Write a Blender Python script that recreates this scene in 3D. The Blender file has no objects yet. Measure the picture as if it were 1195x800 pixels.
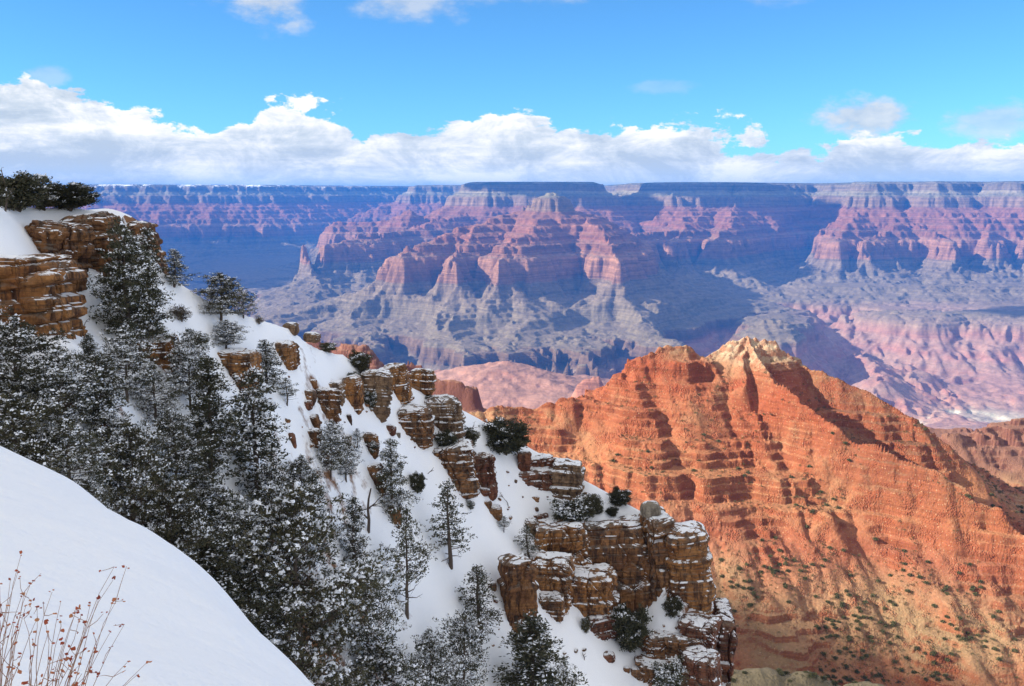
import bpy, math, random, sys, os
import numpy as np
from mathutils import Vector
PI = math.pi
FPX, CX, CY = 1163.0, 597.5, 400.0
PITCH = math.radians(8.56)
SUN_EL, SUN_AZ = math.radians(25.5), math.radians(-97.0)   # azimuth measured from +Y towards +X
SUN = np.array([math.sin(SUN_AZ)*math.cos(SUN_EL), math.cos(SUN_AZ)*math.cos(SUN_EL), math.sin(SUN_EL)])
scene = bpy.context.scene
# ------------------------------------------------------------------ camera
cam = bpy.data.cameras.new('camera'); cam_ob = bpy.data.objects.new('camera', cam)
scene.collection.objects.link(cam_ob); scene.camera = cam_ob
cam.sensor_width = 36; cam.lens = 36*FPX/1195.0
cam.clip_start = 0.05; cam.clip_end = 300000
cam_ob.location = (0, 0, 0); cam_ob.rotation_euler = (PI/2-PITCH, 0, 0)
scene.render.resolution_x = 1024; scene.render.resolution_y = 686
scene.view_settings.view_transform = 'Standard'; scene.view_settings.look = 'None'
scene.view_settings.exposure = 1.2; scene.view_settings.gamma = 1
scene.cycles.max_bounces = 6; scene.cycles.diffuse_bounces = 3; scene.cycles.volume_bounces = 1
scene.cycles.transmission_bounces = 2; scene.cycles.transparent_max_bounces = 6

# ------------------------------------------------------------------ node helper
class NT:
    def __init__(s, tree): s.t = tree; s.n = tree.nodes; s.l = tree.links
    def new(s, typ, **kw):
        n = s.n.new(typ)
        for k, v in kw.items(): setattr(n, k, v)
        return n
    def put(s, sock, v):
        if v is None: return
        if isinstance(v, (int, float)):
            if sock.type == 'RGBA': sock.default_value = (v, v, v, 1)
            elif sock.type == 'VECTOR': sock.default_value = (v, v, v)
            else: sock.default_value = v
        elif isinstance(v, tuple):
            if sock.type == 'RGBA' and len(v) == 3: v = v + (1,)
            sock.default_value = v
        else: s.l.new(v, sock)
    def m(s, op, a, b=None, c=None, clamp=False):
        n = s.new('ShaderNodeMath', operation=op); n.use_clamp = clamp
        s.put(n.inputs[0], a); s.put(n.inputs[1], b)
        if c is not None: s.put(n.inputs[2], c)
        return n.outputs[0]
    def vm(s, op, a, b=None):
        n = s.new('ShaderNodeVectorMath', operation=op)
        s.put(n.inputs[0], a); s.put(n.inputs[1], b)
        return n.outputs[0]
    def mix(s, f, a, b, bt='MIX'):
        n = s.new('ShaderNodeMix', data_type='RGBA', blend_type=bt)
        s.put(n.inputs[0], f); s.put(n.inputs[6], a); s.put(n.inputs[7], b)
        return n.outputs[2]
    def ramp(s, f, stops, interp='LINEAR'):
        n = s.new('ShaderNodeValToRGB'); cr = n.color_ramp; cr.interpolation = interp
        while len(cr.elements) < len(stops): cr.elements.new(0.5)
        for e, (p, c) in zip(cr.elements, stops):
            e.position = p
            if isinstance(c, (int, float)): c = (c, c, c)
            e.color = tuple(c)+(1,)
        s.put(n.inputs[0], f)
        return n.outputs[0]
    def noise(s, vec, scale, detail=4, rough=0.55, dist=0.0, out=0, typ=None):
        n = s.new('ShaderNodeTexNoise')
        if typ: n.noise_type = typ
        s.put(n.inputs['Vector'], vec); s.put(n.inputs['Scale'], scale)
        n.inputs['Detail'].default_value = detail; n.inputs['Roughness'].default_value = rough
        n.inputs['Distortion'].default_value = dist
        return n.outputs[out]
    def vor(s, vec, scale, feature='F1', out=0, rnd=1.0):
        n = s.new('ShaderNodeTexVoronoi', feature=feature)
        s.put(n.inputs['Vector'], vec); s.put(n.inputs['Scale'], scale)
        n.inputs['Randomness'].default_value = rnd
        return n.outputs[out]
    def mr(s, v, a, b, c=0.0, d=1.0, smooth=False):
        n = s.new('ShaderNodeMapRange'); n.clamp = True
        if smooth: n.interpolation_type = 'SMOOTHSTEP'
        s.put(n.inputs[0], v)
        for i, q in zip((1, 2, 3, 4), (a, b, c, d)): s.put(n.inputs[i], q)
        return n.outputs[0]
    def sep(s, v):
        n = s.new('ShaderNodeSeparateXYZ'); s.put(n.inputs[0], v); return n.outputs
    def comb(s, x, y, z):
        n = s.new('ShaderNodeCombineXYZ')
        for i, q in enumerate((x, y, z)): s.put(n.inputs[i], q)
        return n.outputs[0]
    def bump(s, h, strength, dist, normal=None):
        n = s.new('ShaderNodeBump'); n.inputs['Strength'].default_value = strength
        n.inputs['Distance'].default_value = dist; s.put(n.inputs['Height'], h)
        if normal is not None: s.put(n.inputs['Normal'], normal)
        return n.outputs[0]

def new_mat(name):
    m = bpy.data.materials.new(name); m.use_nodes = True; m.node_tree.nodes.clear()
    t = NT(m.node_tree)
    out = t.new('ShaderNodeOutputMaterial')
    b = t.new('ShaderNodeBsdfPrincipled'); b.inputs['Roughness'].default_value = 0.9
    b.inputs['Specular IOR Level'].default_value = 0.15
    t.l.new(b.outputs[0], out.inputs[0])
    return m, t, b

# ------------------------------------------------------------------ world: sky and the cloud bank over the far rim
world = bpy.data.worlds.new("World"); scene.world = world; world.use_nodes = True
world.node_tree.nodes.clear(); w = NT(world.node_tree)
wout = w.new('ShaderNodeOutputWorld'); bg = w.new('ShaderNodeBackground'); w.l.new(bg.outputs[0], wout.inputs[0])
sky = w.new('ShaderNodeTexSky', sky_type='NISHITA'); sky.sun_disc = False
sky.sun_elevation = SUN_EL; sky.sun_rotation = SUN_AZ; sky.altitude = 2100
sky.air_density = 1.0; sky.dust_density = 0.4; sky.ozone_density = 1.0
tc = w.new('ShaderNodeTexCoord'); d = tc.outputs['Generated']
dx, dy, dz = w.sep(d)
az = w.m('DIVIDE', dx, w.m('MAXIMUM', dy, 0.05))                     # tan azimuth
# measured tops of the cloud bank
fc = w.new('ShaderNodeFloatCurve'); cv = fc.mapping.curves[0]
pts = [(0, 108), (60, 118), (130, 135), (200, 152), (262, 150), (290, 132), (345, 132), (395, 152), (455, 158), (500, 155), (545, 142),
       (620, 128), (660, 138), (700, 148), (770, 150), (850, 160), (930, 172), (985, 158), (1040, 166), (1110, 172), (1195, 178)]
def cpos(px): return ((px-CX)/FPX+1.0)/2.0
cv.points[0].location = (0, (225-120)/FPX*5); cv.points[1].location = (1, (225-170)/FPX*5)
for px, py in pts: cv.points.new(cpos(px), (225-py)/FPX*5)
fc.mapping.update()
w.put(fc.inputs['Value'], w.m('MULTIPLY_ADD', az, 0.5, 0.5, clamp=True))
edge = w.m('DIVIDE', fc.outputs[0], 5.0)
sv = w.comb(dx, dy, w.m('MULTIPLY', dz, 2.0))
n1 = w.noise(sv, 8.0, 12, 0.66, 0.1)
n2 = w.noise(w.vm('ADD', sv, (3.1, 1.7, 0.4)), 22.0, 6, 0.6)
above = w.m('SUBTRACT', edge, dz)
puff = w.vor(w.vm('ADD', sv, w.vm('MULTIPLY', w.noise(sv, 25, 3, 0.5, out=1), (0.03, 0.03, 0.03))), 34, 'SMOOTH_F1')
shape = w.m('ADD', w.m('ADD', above, w.m('MULTIPLY', w.m('SUBTRACT', n1, 0.5), 0.14)), w.m('MULTIPLY', w.m('SUBTRACT', 0.42, puff), 0.030))
mask = w.mr(shape, -0.001, 0.005, 0, 1, True)
# detached clouds: (px, py, rx, ry, strength)
def spot(px, py, rx, ry):
    a0 = (px-CX)/FPX; z0 = (225-py)/FPX
    ex = w.m('POWER', w.m('DIVIDE', w.m('SUBTRACT', az, a0), rx/FPX), 2.0)
    ez = w.m('POWER', w.m('DIVIDE', w.m('SUBTRACT', dz, z0), ry/FPX), 2.0)
    return w.m('SUBTRACT', 1.0, w.m('SQRT', w.m('ADD', ex, ez)))
nn = w.m('MULTIPLY', w.m('SUBTRACT', n2, 0.5), 2.2)
m2 = None
for q in [(1003, 145, 72, 26, 0.85), (1150, 150, 70, 22, 0.6), (325, 16, 62, 46, 0.8), (290, 2, 60, 30, 0.6), (480, 14, 80, 34, 0.6), (560, 6, 60, 20, 0.5), (770, 108, 40, 12, 0.2),
          (640, 2, 120, 26, 0.5), (880, 10, 50, 26, 0.35), (130, 0, 60, 16, 0.7), (975, 0, 60, 16, 0.5), (70, 104, 30, 12, 0.35)]:
    s_ = w.m('MULTIPLY', w.mr(w.m('ADD', spot(*q[:4]), nn), 0.0, 0.6 if q[1] > 100 else 1.0, 0, 1, True), q[4])
    m2 = s_ if m2 is None else w.m('MAXIMUM', m2, s_)
# cloud shading: sunlit tops, grey undersides
depth = w.mr(shape, 0.0, 0.05)
n3 = w.noise(w.vm('ADD', sv, (5, 2, 1)), 14.0, 10, 0.68, 0.4)
n3b = w.noise(w.comb(w.m('MULTIPLY', dx, 0.35), dy, w.m('MULTIPLY', dz, 5.0)), 9.0, 6, 0.6)
shade = w.m('ADD', w.m('MULTIPLY', depth, 0.38), w.m('MULTIPLY', w.m('SUBTRACT', w.m('ADD', w.m('MULTIPLY', n3, 0.65), w.m('MULTIPLY', n3b, 0.35)), 0.46), 6.0), clamp=True)
ccol = w.ramp(shade, [(0.0, (1.0, 0.985, 0.93)), (0.25, (0.84, 0.86, 0.87)), (0.55, (0.66, 0.72, 0.77)), (1.0, (0.50, 0.58, 0.66))])
low = w.mr(dz, 0.004, 0.030)
ccol = w.mix(low, w.mix(0.5, (0.66, 0.80, 0.90), ccol), ccol)
skc = w.mix(1.0, w.vm('MULTIPLY', sky.outputs[0], (1, 1, 1)), (0.27, 0.58, 0.86), 'MULTIPLY')
c_lin = w.vm('MULTIPLY', ccol, (5.1, 5.1, 5.1))
grey = w.vm('MULTIPLY', w.mix(w.mr(n2, 0.35, 0.6), (0.62, 0.70, 0.80), (0.95, 0.95, 0.93)), (3.9, 3.9, 3.9))
allc = w.mix(m2, skc, grey)
allc = w.mix(mask, allc, c_lin)
# unseen broken cloud overhead and behind the viewer, added as white fill light
reg = w.m('MAXIMUM', w.mr(dz, 0.24, 0.40, 0, 1, True), w.mr(dy, 0.45, 0.1, 0, 1, True))
fill_cov = w.m('MULTIPLY', reg, w.mr(w.noise(sv, 2.2, 6, 0.6), 0.36, 0.56, 0, 1, True))
allc = w.mix(fill_cov, allc, (5.5, 5.35, 5.1))
w.put(bg.inputs[0], allc); bg.inputs[1].default_value = 0.10

sl = bpy.data.lights.new('sun', 'SUN'); sl.energy = 5.0; sl.angle = math.radians(0.5); sl.color = (1.0, 0.93, 0.82)
so = bpy.data.objects.new('sun', sl); scene.collection.objects.link(so)
so.rotation_euler = Vector(SUN).to_track_quat('Z', 'Y').to_euler(); so.location = (-50, 0, 60)

# ------------------------------------------------------------------ geometry helpers
def ray(px, py):
    u = (px-CX)/FPX; v = (CY-py)/FPX
    return np.array([u, math.cos(PITCH)+v*math.sin(PITCH), -math.sin(PITCH)+v*math.cos(PITCH)])
def P(px, py, Y):
    r = ray(px, py); return r*(Y/r[1])
def uX(px, y): return (px-CX)/FPX*y*1.0       # plan x of an image column at forward distance y (upper half of the frame)

def mesh_obj(name, V, F, mat, parent=None, smooth=True, mats=None, mi=None):
    V = np.ascontiguousarray(V, dtype=np.float32); F = np.asarray(F, dtype=np.int32)
    me = bpy.data.meshes.new(name)
    me.vertices.add(len(V)); me.vertices.foreach_set('co', V.ravel())
    k = F.shape[1]
    me.loops.add(F.size); me.loops.foreach_set('vertex_index', F.ravel())
    me.polygons.add(len(F))
    me.polygons.foreach_set('loop_start', np.arange(0, F.size, k, dtype=np.int32))
    me.polygons.foreach_set('loop_total', np.full(len(F), k, dtype=np.int32))
    for m_ in (mats or [mat]): me.materials.append(m_)
    if mi is not None: me.polygons.foreach_set('material_index', np.asarray(mi, dtype=np.int32))
    me.update(calc_edges=True)
    me.polygons.foreach_set('use_smooth', np.full(len(F), bool(smooth)))
    ob = bpy.data.objects.new(name, me); scene.collection.objects.link(ob)
    if parent is not None: ob.parent = parent
    return ob
def grid_faces(n, m, wrap=False):
    i = np.arange(n-1)[:, None]*m
    if wrap:
        j = np.arange(m)[None, :]; j2 = (j+1) % m
        return np.stack([(i+j), (i+j2), (i+m+j2), (i+m+j)], -1).reshape(-1, 4)
    j = np.arange(m-1)[None, :]
    a = (i+j).reshape(-1)
    return np.stack([a, a+1, a+m+1, a+m], -1)
def tag(o, label=None, cat=None, group=None, kind=None):
    if label: o['label'] = label
    if cat: o['category'] = cat
    if group: o['group'] = group
    if kind: o['kind'] = kind
    return o

_r = np.random.RandomState(7)
PERM = _r.permutation(4096).astype(np.int32)
GA = _r.rand(4096)*2*PI
GX, GY = np.cos(GA).astype(np.float32), np.sin(GA).astype(np.float32)
RV = _r.rand(4096).astype(np.float32)
def hsh(ix, iy, seed=0): return PERM[(PERM[(ix+seed*131) & 4095]+iy) & 4095]
def perlin(x, y, seed=0):
    x = np.asarray(x, np.float32); y = np.asarray(y, np.float32)
    fx = np.floor(x); fy = np.floor(y); ix = fx.astype(np.int32); iy = fy.astype(np.int32)
    tx = x-fx; ty = y-fy
    u = tx*tx*tx*(tx*(tx*6-15)+10); v = ty*ty*ty*(ty*(ty*6-15)+10)
    def g(a, b, dx, dy):
        h = hsh(ix+a, iy+b, seed); return GX[h]*dx+GY[h]*dy
    n00 = g(0, 0, tx, ty); n10 = g(1, 0, tx-1, ty); n01 = g(0, 1, tx, ty-1); n11 = g(1, 1, tx-1, ty-1)
    return ((n00*(1-u)+n10*u)*(1-v)+(n01*(1-u)+n11*u)*v)*1.5
def fbm(x, y, scale, octv=5, gain=0.5, seed=0, ridged=False):
    s = 0; a = 1; f = 1.0/scale; tot = 0
    for o in range(octv):
        n = perlin(x*f+o*17.3, y*f-o*9.1, seed+o*3)
        if ridged: n = 1-2*np.abs(n)
        s = s+n*a; tot += a; a *= gain; f *= 2.03
    return s/tot
def cells(x, y, scale, seed=0):
    """distance to nearest jittered point and a random value of its cell"""
    x = x/scale; y = y/scale
    fx = np.floor(x); fy = np.floor(y); best = np.full(np.shape(x), 9.0, np.float32); val = np.zeros(np.shape(x), np.float32)
    for a in (-1, 0, 1):
        for b in (-1, 0, 1):
            ix = fx.astype(np.int32)+a; iy = fy.astype(np.int32)+b
            h = hsh(ix, iy, seed); h2 = hsh(ix, iy, seed+5)
            dd = (ix+RV[h]-x)**2+(iy+RV[h2]-y)**2
            k = dd < best; best = np.where(k, dd, best); val = np.where(k, RV[(h+77) & 4095], val)
    return np.sqrt(best)*scale, val
def gullies(x, y, gx, gy, seed):
    """stripe noise running down the gradient (gx, gy); returns value and its derivative"""
    fx = np.floor(x); fy = np.floor(y); sx = -gy*2*PI; sy = gx*2*PI
    va = 0; dxs = 0; dys = 0; wt = 1e-6
    for a in (-1, 0, 1):
        for b in (-1, 0, 1):
            ix = fx.astype(np.int32)+a; iy = fy.astype(np.int32)+b
            h = hsh(ix, iy, seed); h2 = hsh(ix, iy, seed+9)
            px = x-(ix+0.25+0.5*RV[h]); py = y-(iy+0.25+0.5*RV[h2])
            ww = np.exp(-(px*px+py*py)*2.2); mg = px*sx+py*sy+RV[h]*0.0
            c = np.cos(mg)*ww; s = -np.sin(mg)*ww
            va = va+c; dxs = dxs+s*sx; dys = dys+s*sy; wt = wt+ww
    return va/wt, dxs/wt, dys/wt
def erode(E, step, X, Y, wave, octv, amp, slope_k, branch=0.9, gain=0.5, seed=0, warp=0.0, norm=0.4):
    """amp: metres at the first octave. slope_k scales the gradient into stripe frequency."""
    gy, gx = np.gradient(E, step)
    g = np.sqrt(gx*gx+gy*gy)+1e-6
    dirx = gx/np.maximum(g, norm); diry = gy/np.maximum(g, norm)
    H = 0; ax = dirx.copy(); ay = diry.copy(); a = amp; f = 1.0/wave; mod = np.clip(g/norm, 0, 1)
    for o in range(octv):
        v, vx, vy = gullies((X*f).astype(np.float32), (Y*f).astype(np.float32), ax*slope_k, ay*slope_k, seed+o)
        H = H+a*v*mod
        ax = ax+vx*branch*gain**o*0.12; ay = ay+vy*branch*gain**o*0.12
        n = np.sqrt(ax*ax+ay*ay)+1e-6; lim = np.minimum(1.3/n, 1); ax *= lim; ay *= lim
        a = a*gain; f *= 2.0
    return E+H
def sample(G, x0, y0, step, x, y):
    """bicubic-ish (smooth bilinear) lookup"""
    fx = np.clip((x-x0)/step, 0, G.shape[1]-1.001); fy = np.clip((y-y0)/step, 0, G.shape[0]-1.001)
    ix = fx.astype(np.int32); iy = fy.astype(np.int32); tx = fx-ix; ty = fy-iy
    return (G[iy, ix]*(1-tx)+G[iy, ix+1]*tx)*(1-ty)+(G[iy+1, ix]*(1-tx)+G[iy+1, ix+1]*tx)*ty
def seg_dist(X, Y, pts):
    """distance to a polyline of (x, y, h); returns dist and interpolated h of the nearest point"""
    D = np.full(X.shape, 1e9, np.float32); H = np.zeros(X.shape, np.float32)
    for (x0, y0, h0), (x1, y1, h1) in zip(pts[:-1], pts[1:]):
        vx, vy = x1-x0, y1-y0; L = vx*vx+vy*vy+1e-9
        t = np.clip(((X-x0)*vx+(Y-y0)*vy)/L, 0, 1)
        dd = np.hypot(X-x0-t*vx, Y-y0-t*vy); k = dd < D
        D = np.where(k, dd, D); H = np.where(k, h0+t*(h1-h0), H)
    return D, H
def spine(X, Y, pts, k, flat=0.0):
    R = None
    for a, b in zip(pts[:-1], pts[1:]):
        D, H = seg_dist(X, Y, [a, b]); e = H-k*np.maximum(D-flat, 0)
        R = e if R is None else np.maximum(R, e)
    return R
# ------------------------------------------------------------------ the far canyon
STRATA = [(-1700, -1640), (-1450, -1440), (-1120, -1110), (-1085, -1010), (-900, -930), (-800, -850), (-793, -832), (-735, -775), (-728, -755), (-692, -690), (-655, -520),
          (-590, -470), (-582, -425), (-520, -395), (-512, -360), (-450, -330), (-440, -295), (-370, -262), (-362, -235), (-240, -165), (-215, -50),
          (-150, -20), (-140, 0), (-100, 20), (-70, 105), (-20, 125), (40, 140), (400, 165)]
SE = np.array([a for a, b in STRATA], float); SZ = np.array([b for a, b in STRATA], float)
def strata(e): return np.interp(e, SE, SZ)
def K(px, km, e=None):
    return (uX(px, km*1000), km*1000, e)
def K2(px, km, e): return K(px, km*0.92, e)
def build_canyon():
    st = 20.0; x0, y0 = -10500.0, 2400.0
    xs = np.arange(x0, 12500, st); ys = np.arange(y0, 24000, st)
    X, Y = np.meshgrid(xs, ys); X = X.astype(np.float32); Y = Y.astype(np.float32)
    wx = fbm(X, Y, 1800, 4, 0.5, 1)*520; wy = fbm(X, Y, 1800, 4, 0.5, 21)*520
    wx2 = fbm(X, Y, 520, 4, 0.55, 31)*150; wy2 = fbm(X, Y, 520, 4, 0.55, 41)*150
    A, B = X+wx*0.35+wx2, Y+wy*0.35+wy2
    # erosional profile: distance from the plateau edge -> raw elevation
    PD = np.array([-250, 0, 250, 1150, 1330, 1850, 2350, 2900, 3700, 16000], float); PE = np.array([60, 25, -130, -650, -735, -890, -1035, -1230, -1440, -6000], float)
    def ed(e): return np.interp(-np.asarray(e, float), -PE, PD)
    def sp(pts, st=1.0, flat=0.0, warp=1.0):
        R = None
        Aw, Bw = X+(A-X)*warp, Y+(B-Y)*warp
        for p_, q_ in zip(pts[:-1], pts[1:]):
            D, H = seg_dist(Aw, Bw, [(p_[0], p_[1], float(ed(p_[2]))), (q_[0], q_[1], float(ed(q_[2])))])
            e = H+np.maximum(D-flat, 0)*st
            R = e if R is None else np.minimum(R, e)
        return np.interp(R, PD, PE)
    riv = [K(-900, 12.5, 0), K(-350, 9.3, 0), K(0, 7.6, 0), K(220, 6.5, 0), K(420, 5.5, 0), K(600, 4.9, 0), K(800, 5.1, 0), K(960, 5.9, 0), K(1080, 6.6, 0), K(1195, 6.2, 0), K(1500, 5.6, 0)]
    D, _ = seg_dist(A, B, riv)
    px = X/Y*FPX+CX
    wide = np.interp(px, [0, 400, 560, 760, 950, 1100, 1400], [900, 1400, 1500, 2000, 2700, 2300, 2300])
    q = np.clip((D-60)/wide, 0, 1)
    prof = np.interp(px, [0, 700, 900, 1400], [0.7, 0.75, 1.25, 1.35])
    E = -1440+(385*q**prof)
    E = np.where(q >= 1, -1055+np.clip((D-wide)*0.03, 0, 80), E)
    rvy = np.interp(A, [p[0] for p in riv], [p[1] for p in riv])
    E = np.where((B < rvy) & (A > riv[2][0]), np.minimum(E, -1435+np.minimum(D*0.10, 110)), E)
    S = []
    S.append(sp([K(583, 13.1, 60), K(662, 13.1, 60)], 1.3, 150, 0.3))                                    # flat mesa
    S.append(sp([K(556, 12.4, -300), K(583, 13.1, 0)], 1.1)); S.append(sp([K(662, 13.1, 0), K(710, 14.2, -170), K(760, 14, 0)], 1.1))
    # the central temple: summit ridge, shoulders, buttresses
    S.append(sp([K2(598, 10.2, -260), K2(622, 10.1, -230), K2(644, 10.1, -125), K2(660, 10.2, -230), K2(690, 10.4, -330)], 1.1, 0, 0.3))
    S.append(sp([K2(690, 10.4, -330), K2(745, 11.4, -600), K2(790, 12.6, -560), K2(815, 13.6, -300)], 1.2))
    S.append(sp([K2(603, 10.2, -260), K2(570, 9.7, -380), K2(530, 9.2, -470), K2(480, 8.8, -600), K2(462, 8.6, -645)], 0.95, 0, 0.7))
    S.append(sp([K2(645, 10.0, -300), K2(620, 9.3, -400), K2(598, 8.7, -540), K2(585, 8.35, -645)], 1.0, 0, 0.7))
    S.append(sp([K2(560, 9.4, -430), K2(540, 8.7, -600), K2(528, 8.3, -645)], 1.0, 0, 0.7))
    S.append(sp([K2(680, 10.1, -300), K2(700, 9.4, -430), K2(715, 8.9, -580), K2(722, 8.55, -645)], 1.0, 0, 0.7))
    # lower benches and talus spurs below the red cliff
    S.append(sp([K2(462, 8.6, -700), K2(400, 8.1, -860), K2(340, 7.6, -1000)], 1.6))
    S.append(sp([K2(528, 8.2, -740), K2(530, 7.45, -870), K2(533, 7.4, -880)], 1.8))
    S.append(sp([K2(585, 8.2, -740), K2(600, 7.4, -960), K2(610, 6.8, -1040)], 1.4))
    S.append(sp([K2(400, 7.3, -850), K2(425, 7.3, -790), K2(440, 7.45, -850), K2(490, 8.4, -860)], 1.6))
    S.append(sp([K2(722, 8.5, -740), K2(750, 8.3, -790), K2(840, 8.0, -820), K2(905, 7.8, -890)], 1.5, 60))
    S.append(sp([K2(722, 8.5, -840), K2(760, 7.3, -960), K2(800, 6.9, -1030)], 1.2))
    # left group of reddish benches
    S.append(sp([K(296, 10.2, -640), K(345, 10.2, -630)], 1.3, 20)); S.append(sp([K(380, 10.0, -660), K(430, 10.4, -610), K(480, 11.2, -540), K(540, 12.2, -380)], 1.0))
    S.append(sp([K(425, 10.6, -600), K(405, 10.2, -620)], 1.0, 60))
    S.append(sp([K(400, 12.6, -520), K(440, 12.6, -500), K(470, 12.6, -440), K(478, 12.6, -300), K(490, 12.6, -430), K(556, 12.6, -480)], 1.2))
    S.append(sp([K(340, 10.0, -640), K(372, 9.1, -800), K(350, 8.6, -900), K(320, 8.2, -1000)], 1.2))
    S.append(sp([K(430, 17.0, -430), K(470, 17.4, -200), K(490, 17.6, 20), K(560, 18.0, 60)], 1.0))
    # north rim on the right with its promontories
    rim = [K(735, 14.6, 0), K(765, 13.4, 0), K(800, 13.1, 0), K(850, 13.2, 0), K(900, 14.1, 0), K(950, 14.6, 0), K(985, 13.6, 0), K(1010, 12.3, 0), K(1060, 12.6, 0),
           K(1090, 12.1, 0), K(1140, 12.6, 0), K(1175, 12.0, 0), K(1300, 11.8, 0), K(1600, 11.0, 0)]
    A5, B5 = (A+X)/2, (B+Y)/2
    Dr, _ = seg_dist(A5, B5, rim)
    ry = np.interp(A5, [p[0] for p in rim], [p[1] for p in rim]); inside = (B5 > ry) & (A5 > rim[0][0])
    S.append(np.interp(np.where(inside, -Dr, Dr), PD, PE))
    for q_ in ([K(1000, 12.4, -20), K(990, 11.5, -420), K(975, 10.9, -600), K(968, 10.6, -645)],
               [K(1060, 12.6, -20), K(1050, 11.6, -400), K(1030, 10.9, -580), K(1005, 10.5, -645)],
               [K(1050, 11.6, -420), K(1090, 10.9, -600), K(1095, 10.5, -645)],
               [K(1140, 12.6, -20), K(1150, 11.3, -450), K(1150, 10.6, -640)],
               [K(1200, 12.2, -20), K(1200, 11.3, -450), K(1205, 10.6, -640)],
               [K(850, 13.0, -60), K(846, 12.0, -380), K(838, 11.2, -560), K(838, 10.6, -640), K(870, 10.4, -790), K(930, 9.7, -860)],
               [K(790, 13.0, -60), K(795, 12.0, -420), K(792, 11.1, -590), K(788, 10.6, -650), K(800, 9.6, -800)]):
        S.append(sp(q_, 1.15))
    S.append(sp([K(950, 9.9, -870), K(1060, 9.7, -850), K(1195, 9.6, -840), K(1400, 9.4, -820)], 1.3, 200))
    S.append(sp([K(1055, 8.1, -1000), K(1110, 8.0, -990), K(1195, 7.9, -960), K(1400, 7.8, -960)], 1.7, 150))
    # far rims on the left
    fl = [K(-900, 13.5, 0), K(-200, 15.0, 0), K(120, 16.5, 0), K(300, 17.5, 0), K(415, 19.5, 0), K(600, 23.2, 0), K(700, 21.5, 0), K(760, 16.5, 0)]
    Dl, _ = seg_dist(A, B, fl)
    fy = np.interp(A, [p[0] for p in fl], [p[1] for p in fl])
    S.append(np.interp(np.where(B > fy, -Dl, Dl*0.8), PD, PE)-10)
    U = E
    for s in S: U = np.maximum(U, s)
    # side canyons cut back into the platforms
    for tr in ([K(500, 5.1, -1430), K(470, 6.3, -1330), K(430, 6.9, -1200), K(440, 7.3, -1080)],
               [K(330, 5.9, -1430), K(360, 6.6, -1330), K(345, 7.2, -1200), K(380, 7.7, -1060)],
               [K(200, 6.6, -1430), K(250, 8.2, -1330), K(270, 9.4, -1220), K(330, 11.2, -1100), K(420, 11.5, -1000)],
               [K(270, 9.4, -1220), K(220, 12.0, -1120), K(250, 15.0, -1000)],
               [K(620, 4.9, -1430), K(640, 5.9, -1320), K(655, 6.5, -1180), K(662, 6.9, -1060)],
               [K(560, 4.9, -1430), K(565, 5.9, -1330), K(572, 6.5, -1140), K(570, 6.8, -1050)],
               [K(720, 5.0, -1430), K(735, 5.8, -1350), K(720, 6.5, -1240), K(700, 7.2, -1100)],
               [K(840, 5.3, -1430), K(850, 6.4, -1330), K(830, 7.2, -1230), K(870, 8.0, -1130), K(930, 8.9, -1060), K(905, 10.5, -960), K(930, 12.0, -830), K(960, 13.2, -600)],
               [K(1000, 6.3, -1425), K(985, 7.2, -1300), K(1010, 8.1, -1150), K(1000, 8.8, -1050)],
               [K(1100, 6.6, -1425), K(1120, 7.3, -1250), K(1135, 7.7, -1110)]):
        Dt, Ht = seg_dist(A, B, tr)
        U = np.minimum(U, Ht+np.maximum(Dt-25, 0)*0.62+np.maximum(Dt-260, 0)*1.2+np.maximum(Dt-500, 0)*4)
    # pink dome and small knobs on the near side of the river
    fz = [spine(A, B, [K(590, 4.3, -750), K(618, 4.25, -735), K(690, 4.0, -860)], 0.28),
          spine(X, Y, [K(676, 3.6, -700), K(700, 3.6, -670)], 2.2)]
    dist = np.hypot(X, Y)
    us_ = np.interp(px, [300, 900, 1300], [0, 0, 250])
    south = -us_+np.interp(Y, [2400, 3600, 4600], [-700, -880, -1300])
    Us = np.maximum(south, np.maximum(fz[0], fz[1])-0)
    nearmask = Y < 4700
    U = np.where(nearmask, np.maximum(Us, np.where(Y > 4200, U, -1e4)), U)
    U = U.astype(np.float32)
    # drainage
    floorm = np.clip((-1020-U)/150, 0, 1)
    soft = floorm*np.clip((px-700)/200, 0, 1)                        # rounded pink hills on the right
    G = erode(U, st, X, Y, 520, 5, 36, 1.0, 1.1, 0.52, 3, norm=0.30)
    G2 = erode(U, st, X, Y, 760, 5, np.where(px > 740, 46, 66), 0.9, 0.9, 0.52, 13, norm=0.2)
    rid = np.where(px > 740, fbm(A, B, 1100, 3, 0.42, 51, True), fbm(A, B, 900, 5, 0.52, 51, True))
    G = np.where(floorm > 0, G*(1-floorm)+(G2+rid*np.where(px > 720, 50, 135)-20+fbm(X, Y, 330, 4, 0.55, 57, True)*np.where(px > 720, 6, 45))*floorm, G)
    top = np.clip((U-(-40))/60, 0, 1)
    G = G*(1-top)+(U+(G-U)*0.25)*top
    nm = np.clip((4650-Y)/150, 0, 1); G = G*(1-nm)+(U+(G-U)*0.25)*nm
    G = G+fbm(X, Y, 260, 4, 0.5, 61)*14*(1-nm*0.7)*(1-0.7*soft)
    # perspective-spaced sheet
    u = np.linspace(-0.66, 0.66, 1250).astype(np.float32)
    yy = [2500.0]
    while yy[-1] < 21500: yy.append(yy[-1]+max(7.0, yy[-1]*0.0019))
    yy += [22500, 24000, 26800]
    yy = np.array(yy, np.float32)
    UU, YY = np.meshgrid(u, yy); XX = UU*YY
    e = sample(G, x0, y0, st, XX, YY)
    pxx = XX/YY*FPX+CX; rough_ = np.clip((e+760)/80, 0, 1); rough_ = np.where(e < -1040, np.where(pxx > 740, 0.25, 1.2), 0.3+0.7*rough_)
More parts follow.
